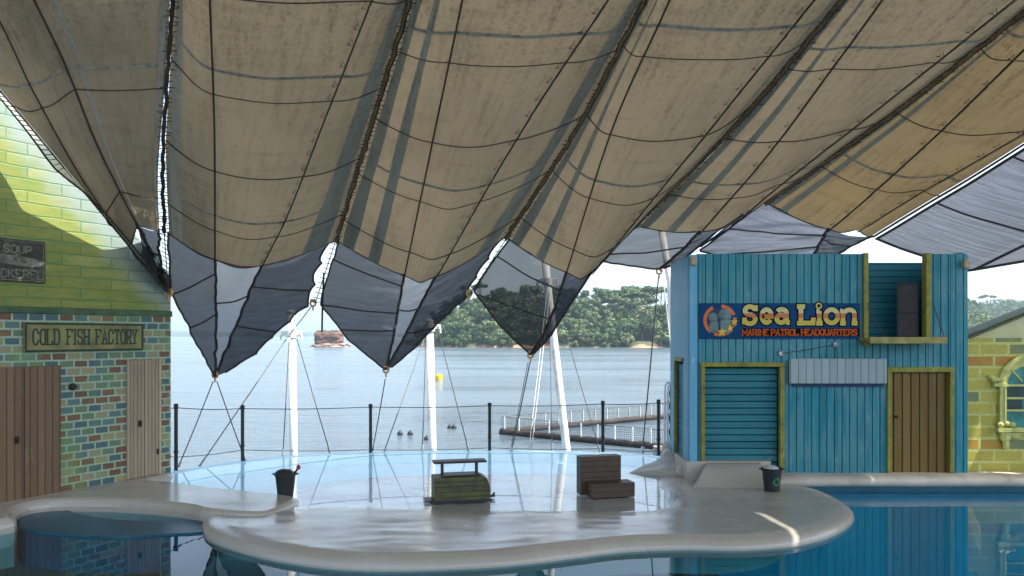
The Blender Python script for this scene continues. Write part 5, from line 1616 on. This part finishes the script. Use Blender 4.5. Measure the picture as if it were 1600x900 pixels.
def mat_leaf(name, cols, z0=None):
    t = NT(name); oi = t.n('ShaderNodeObjectInfo'); g = t.n('ShaderNodeNewGeometry')
    c = t.ramp(oi.outputs['Random'], cols)
    c = t.mix(t.ramp(g.outputs['Random Per Island'], [(0, 0), (1, .5)]), c, (.11, .15, .035))
    n1 = t.noise(t.tc('Object'), .35, 3)
    c = t.mix(t.ramp(n1, [(.4, 0), (.7, .5)]), c, (.03, .055, .02))
    t.base(c); t.rough(.6)
    d = t.n('ShaderNodeBsdfTranslucent'); t.l(c, d.inputs[0])
    mx = t.n('ShaderNodeMixShader'); mx.inputs[0].default_value = .25
    t.l(t.p.outputs[0], mx.inputs[1]); t.l(d.outputs[0], mx.inputs[2]); t.l(mx.outputs[0], t.out.inputs['Surface'])
    return t.m
M['leaf'] = mat_leaf('jungle_leaves', [(0, (.025, .070, .018)), (.22, (.045, .11, .02)), (.45, (.085, .15, .03)), (.65, (.03, .085, .03)), (.82, (.12, .18, .035)), (.93, (.05, .10, .03)), (1, (.14, .14, .06))])
M['bark'] = simple('grey_bark', (.14, .115, .09), .9, .3, 1.5)
def tree_proto(kind, seed):
    rnd = random.Random(seed)
    root = bpy.data.objects.new('forest_tree', None); COL.objects.link(root)
    mb = MB(); lm = MB()
    if kind == 'round': H, Rr, lobes = 9, 4.6, 11
    elif kind == 'tall': H, Rr, lobes = 14, 4.2, 13
    elif kind == 'umbrella': H, Rr, lobes = 15, 5.4, 10
    else: H, Rr, lobes = 3.2, 2.6, 6
    tr = [Vector((0, 0, -1.5)), Vector((.2, 0, H * .35)), Vector((rnd.uniform(-.6, .6), 0, H * .75))]
    lm.tube(tr, [.42, .34, .22], 7)
    pts = []
    for i in range(lobes):
        a = rnd.uniform(0, 6.28); q = math.sqrt(rnd.random())
        if kind == 'umbrella': c = Vector((q * Rr * math.cos(a), q * Rr * math.sin(a), H * (.86 + .10 * (1 - q)) + rnd.uniform(-.5, .4))); r = Vector((1.9, 1.9, .9))
        elif kind == 'tall': z = rnd.uniform(.42, 1.0); rr = Rr * (.55 + .45 * math.sin(math.pi * min(1, (z - .3) * 1.3))); c = Vector((q * rr * math.cos(a) * .8, q * rr * math.sin(a) * .8, H * z - .8)); r = Vector((1.9, 1.9, 1.5))
        elif kind == 'bush': c = Vector((q * Rr * .7 * math.cos(a), q * Rr * .7 * math.sin(a), H * rnd.uniform(.25, .75))); r = Vector((1.3, 1.3, 1.0))
        else: z = rnd.uniform(.3, .95); c = Vector((q * Rr * .75 * math.cos(a), q * Rr * .75 * math.sin(a), H * z)); r = Vector((2.1, 2.1, 1.6))
        lm.tube([tr[1].lerp(tr[2], rnd.random()), c * .9 + Vector((0, 0, -.2))], [.10, .04], 5)
        k = 95 if kind != 'bush' else 70
        for _ in range(k):
            d = Vector((rnd.gauss(0, 1), rnd.gauss(0, 1), rnd.gauss(0, 1) + .25)).normalized()
            f = rnd.uniform(.55, 1.08)
            s_ = (.62 if kind != 'bush' else .45) * rnd.uniform(.6, 1.3)
            nn = (d + Vector((rnd.gauss(0, .35), rnd.gauss(0, .35), rnd.gauss(0, .35)))).normalized()
            b_ = nn.orthogonal().normalized(); c_ = nn.cross(b_); tt = rnd.uniform(0, 6.28)
            u_ = (b_ * math.cos(tt) + c_ * math.sin(tt)) * s_; w_ = (c_ * math.cos(tt) - b_ * math.sin(tt)) * s_ * .65
            p_ = c + Vector((d.x * r.x, d.y * r.y, d.z * r.z)) * f
            mb.add([p_ - u_, p_ - w_, p_ + u_, p_ + w_], [(0, 1, 2, 3)])
    lm.build('trunk', M['bark'], root); mb.build('crown', M['leaf'], root)
    return root
KINDS = {'round': [tree_proto('round', s) for s in (1, 2, 3)], 'tall': [tree_proto('tall', s) for s in (11, 12)], 'umbrella': [tree_proto('umbrella', s) for s in (21, 22)], 'bush': [tree_proto('bush', s) for s in (31, 32)]}
LAB = {'round': 'broad round crowned tree in the wooded hillside across the water', 'tall': 'taller tree with upright crown among the wooded hillside', 'umbrella': 'flat topped spreading tree standing out of the hillside wood', 'bush': 'low bright bush at the foot of the wooded shore'}
used = set(); ntree = 0
def plant(kind, x, y, s, rnd, z=None, label=None, group='trees of the wooded peninsula'):
    global ntree
    P = rnd.choice(KINDS[kind]); zz = hill_z(x, y) if z is None else z
    sc = (s * rnd.uniform(.9, 1.15), s * rnd.uniform(.9, 1.15), s * rnd.uniform(.88, 1.12))
    rz = rnd.uniform(0, 6.28)
    if P.name not in used:
        used.add(P.name); o = P; o.location = (x, y, zz); o.rotation_euler = (0, 0, rz); o.scale = sc
    else: o = dup(P, (x, y, zz), rz, sc)
    tag(o, label or LAB[kind], 'tree' if kind != 'bush' else 'bush', group if kind != 'bush' or group[0] != 't' else 'bushes along the wooded shore')
    ntree += 1
    return o
rnd = random.Random(17)
rows = [(354.8, 3.4), (357, 3.6), (359, 4.6), (363, 6.0), (368, 6.4), (374, 6.8), (381, 7.2), (389, 7.6), (398, 8.2), (408, 8.6)]
for ri, (yy, step) in enumerate(rows):
    x = -56 + rnd.uniform(0, 4) - ri * .5
    while x < 96 + (10 if ri > 4 else 0):
        px = 800 + x / yy * F
        y = yy + rnd.uniform(-2.2, 2.2)
        if x < -20: y += (-20 - x) * .8
        # clay scars stay open
        scar = (abs(px - 758) < 11 and ri in (3, 4, 5)) or (abs(px - 1010) < 22 and ri < 3) or (abs(px - 745) < 14 and ri < 2) or (abs(px - 655) < 10 and ri < 3)
        if not scar and hill_z(x, y) > -3.3:
            k = rnd.random()
            edge = sm(-60, -25, x)
            if ri < 3: kind, s = ('bush', rnd.uniform(.9, 1.6)) if k < .65 else ('round', rnd.uniform(.45, .7))
            elif ri < 5: kind, s = ('round', rnd.uniform(.8, 1.25)) if k < .8 else ('tall', rnd.uniform(.55, .75))
            else: kind, s = ('round', rnd.uniform(1.05, 1.5)) if k < .55 else (('tall', rnd.uniform(.8, 1.1)) if k < .85 else ('umbrella', rnd.uniform(.75, 1.0)))
            plant(kind, x, y, s * (.5 + .5 * edge), rnd)
        x += step * rnd.uniform(.75, 1.25)
# far right hillside: wooded slope beyond the yellow house, one emergent tree on its ridge
def far_z(x, y): return -3.2 + 29 * sm(700, 762, y) * (1 + .12 * noise.noise(Vector((x * .02, y * .02, 3)))) + 3 * sm(690, 705, y) + 6 * sm(430, 400, x)
mb = MB(); mb.grid(lambda u, v: (lambda x, y: (x, y, far_z(x, y)))(330 + 330 * u, 690 + 160 * v), 60, 30)
o = mb.build('far_hill', mat_hill(), smooth=True); o['kind'] = 'structure'
mb = MB(); rr = random.Random(8)
for i in range(520):
    x = rr.uniform(360, 560); y = 695 + 85 * rr.random() ** .8
    z = far_z(x, y); h = rr.uniform(5, 10.0); w = rr.uniform(3.2, 5.2)
    pts = []
    for _ in range(46):
        d = Vector((rr.gauss(0, 1), rr.gauss(0, 1), rr.gauss(0, 1) + .3)).normalized()
        pts.append(Vector((x, y, z + h * .6)) + Vector((d.x * w, d.y * w, d.z * h * .45)) * rr.uniform(.7, 1.05))
    leaves(mb, pts, 1.0, rr)
for i in range(150):
    y = rr.uniform(357, 425); x = rr.uniform(112, 236); z = hill_z(x, y); h = rr.uniform(6, 11); w = rr.uniform(3.4, 5.4)
    for _ in range(60):
        d = Vector((rr.gauss(0, 1), rr.gauss(0, 1), rr.gauss(0, 1) + .3)).normalized()
        leaves(mb, [Vector((x, y, z + h * .55)) + Vector((d.x * w, d.y * w, d.z * h * .5)) * rr.uniform(.7, 1.05)], .8, rr)
o = mb.build('far_forest', M['leaf']); o['kind'] = 'stuff'; tag(o, 'hazy far wood covering the hillsides behind the blue and yellow houses', 'forest', None, 'stuff')
plant('umbrella', W(1543, 500, 745).x, 745, 1.15, rr, far_z(W(1543, 500, 745).x, 745) + 1.5, 'lone spreading tree standing above the hazy far ridge', 'emergent trees on the far ridge')
plant('tall', W(1502, 500, 745).x, 745, 1.3, rr, far_z(W(1502, 500, 745).x, 745) + 2, 'tall far tree at the right edge of the blue house', 'emergent trees on the far ridge')
# low land on the horizon
def ridge_mesh(name, x0, x1, y, hmax, seed, fall):
    mb = MB(); N = 260
    def fn(u, v):
        x = x0 + (x1 - x0) * u
        h = hmax * (.55 + .45 * noise.fractal(Vector((x / 900, seed, 0)), 1.0, 2.0, 5)) * fall(u) + 3 * noise.noise(Vector((x / 30, seed, 1)))
        k = [0, .7, 1, .6, 0][min(4, round(v * 4))]
        return (x, y + v * 500, -3.5 + max(0, h) * k)
    mb.grid(fn, N, 4)
    o = mb.build(name, simple(name + '_cover', (.05, .08, .04), .9, .4, .01)); o['kind'] = 'structure'
ridge_mesh('low_hills', -2600, -300, 3000, 34, 2, lambda u: sm(1.0, .85, u))
ridge_mesh('distant_hills', 1200, 4200, 2600, 190, 7, lambda u: sm(0, .25, u) * .8 + .2)

# ------------------------------------------------------------------ air
hz_m = bpy.data.materials.new('haze_air'); hz_m.use_nodes = True
ht = hz_m.node_tree; ht.nodes.remove(ht.nodes['Principled BSDF'])
pv = ht.nodes.new('ShaderNodeVolumePrincipled'); pv.inputs['Color'].default_value = (.62, .82, 1.0, 1); pv.inputs['Density'].default_value = .00021; pv.inputs['Anisotropy'].default_value = .2
ht.links.new(pv.outputs[0], ht.nodes['Material Output'].inputs['Volume'])
mb = MB(); mb.box((0, 3480, 70), (14200, 7100, 150))
mb.v = [(x, y, (-4.6 if z < 0 else 215)) for x, y, z in mb.v]
o = mb.build('haze', hz_m); o['kind'] = 'stuff'; tag(o, 'thin pale haze over the sea and the far shores', 'haze', None, 'stuff')
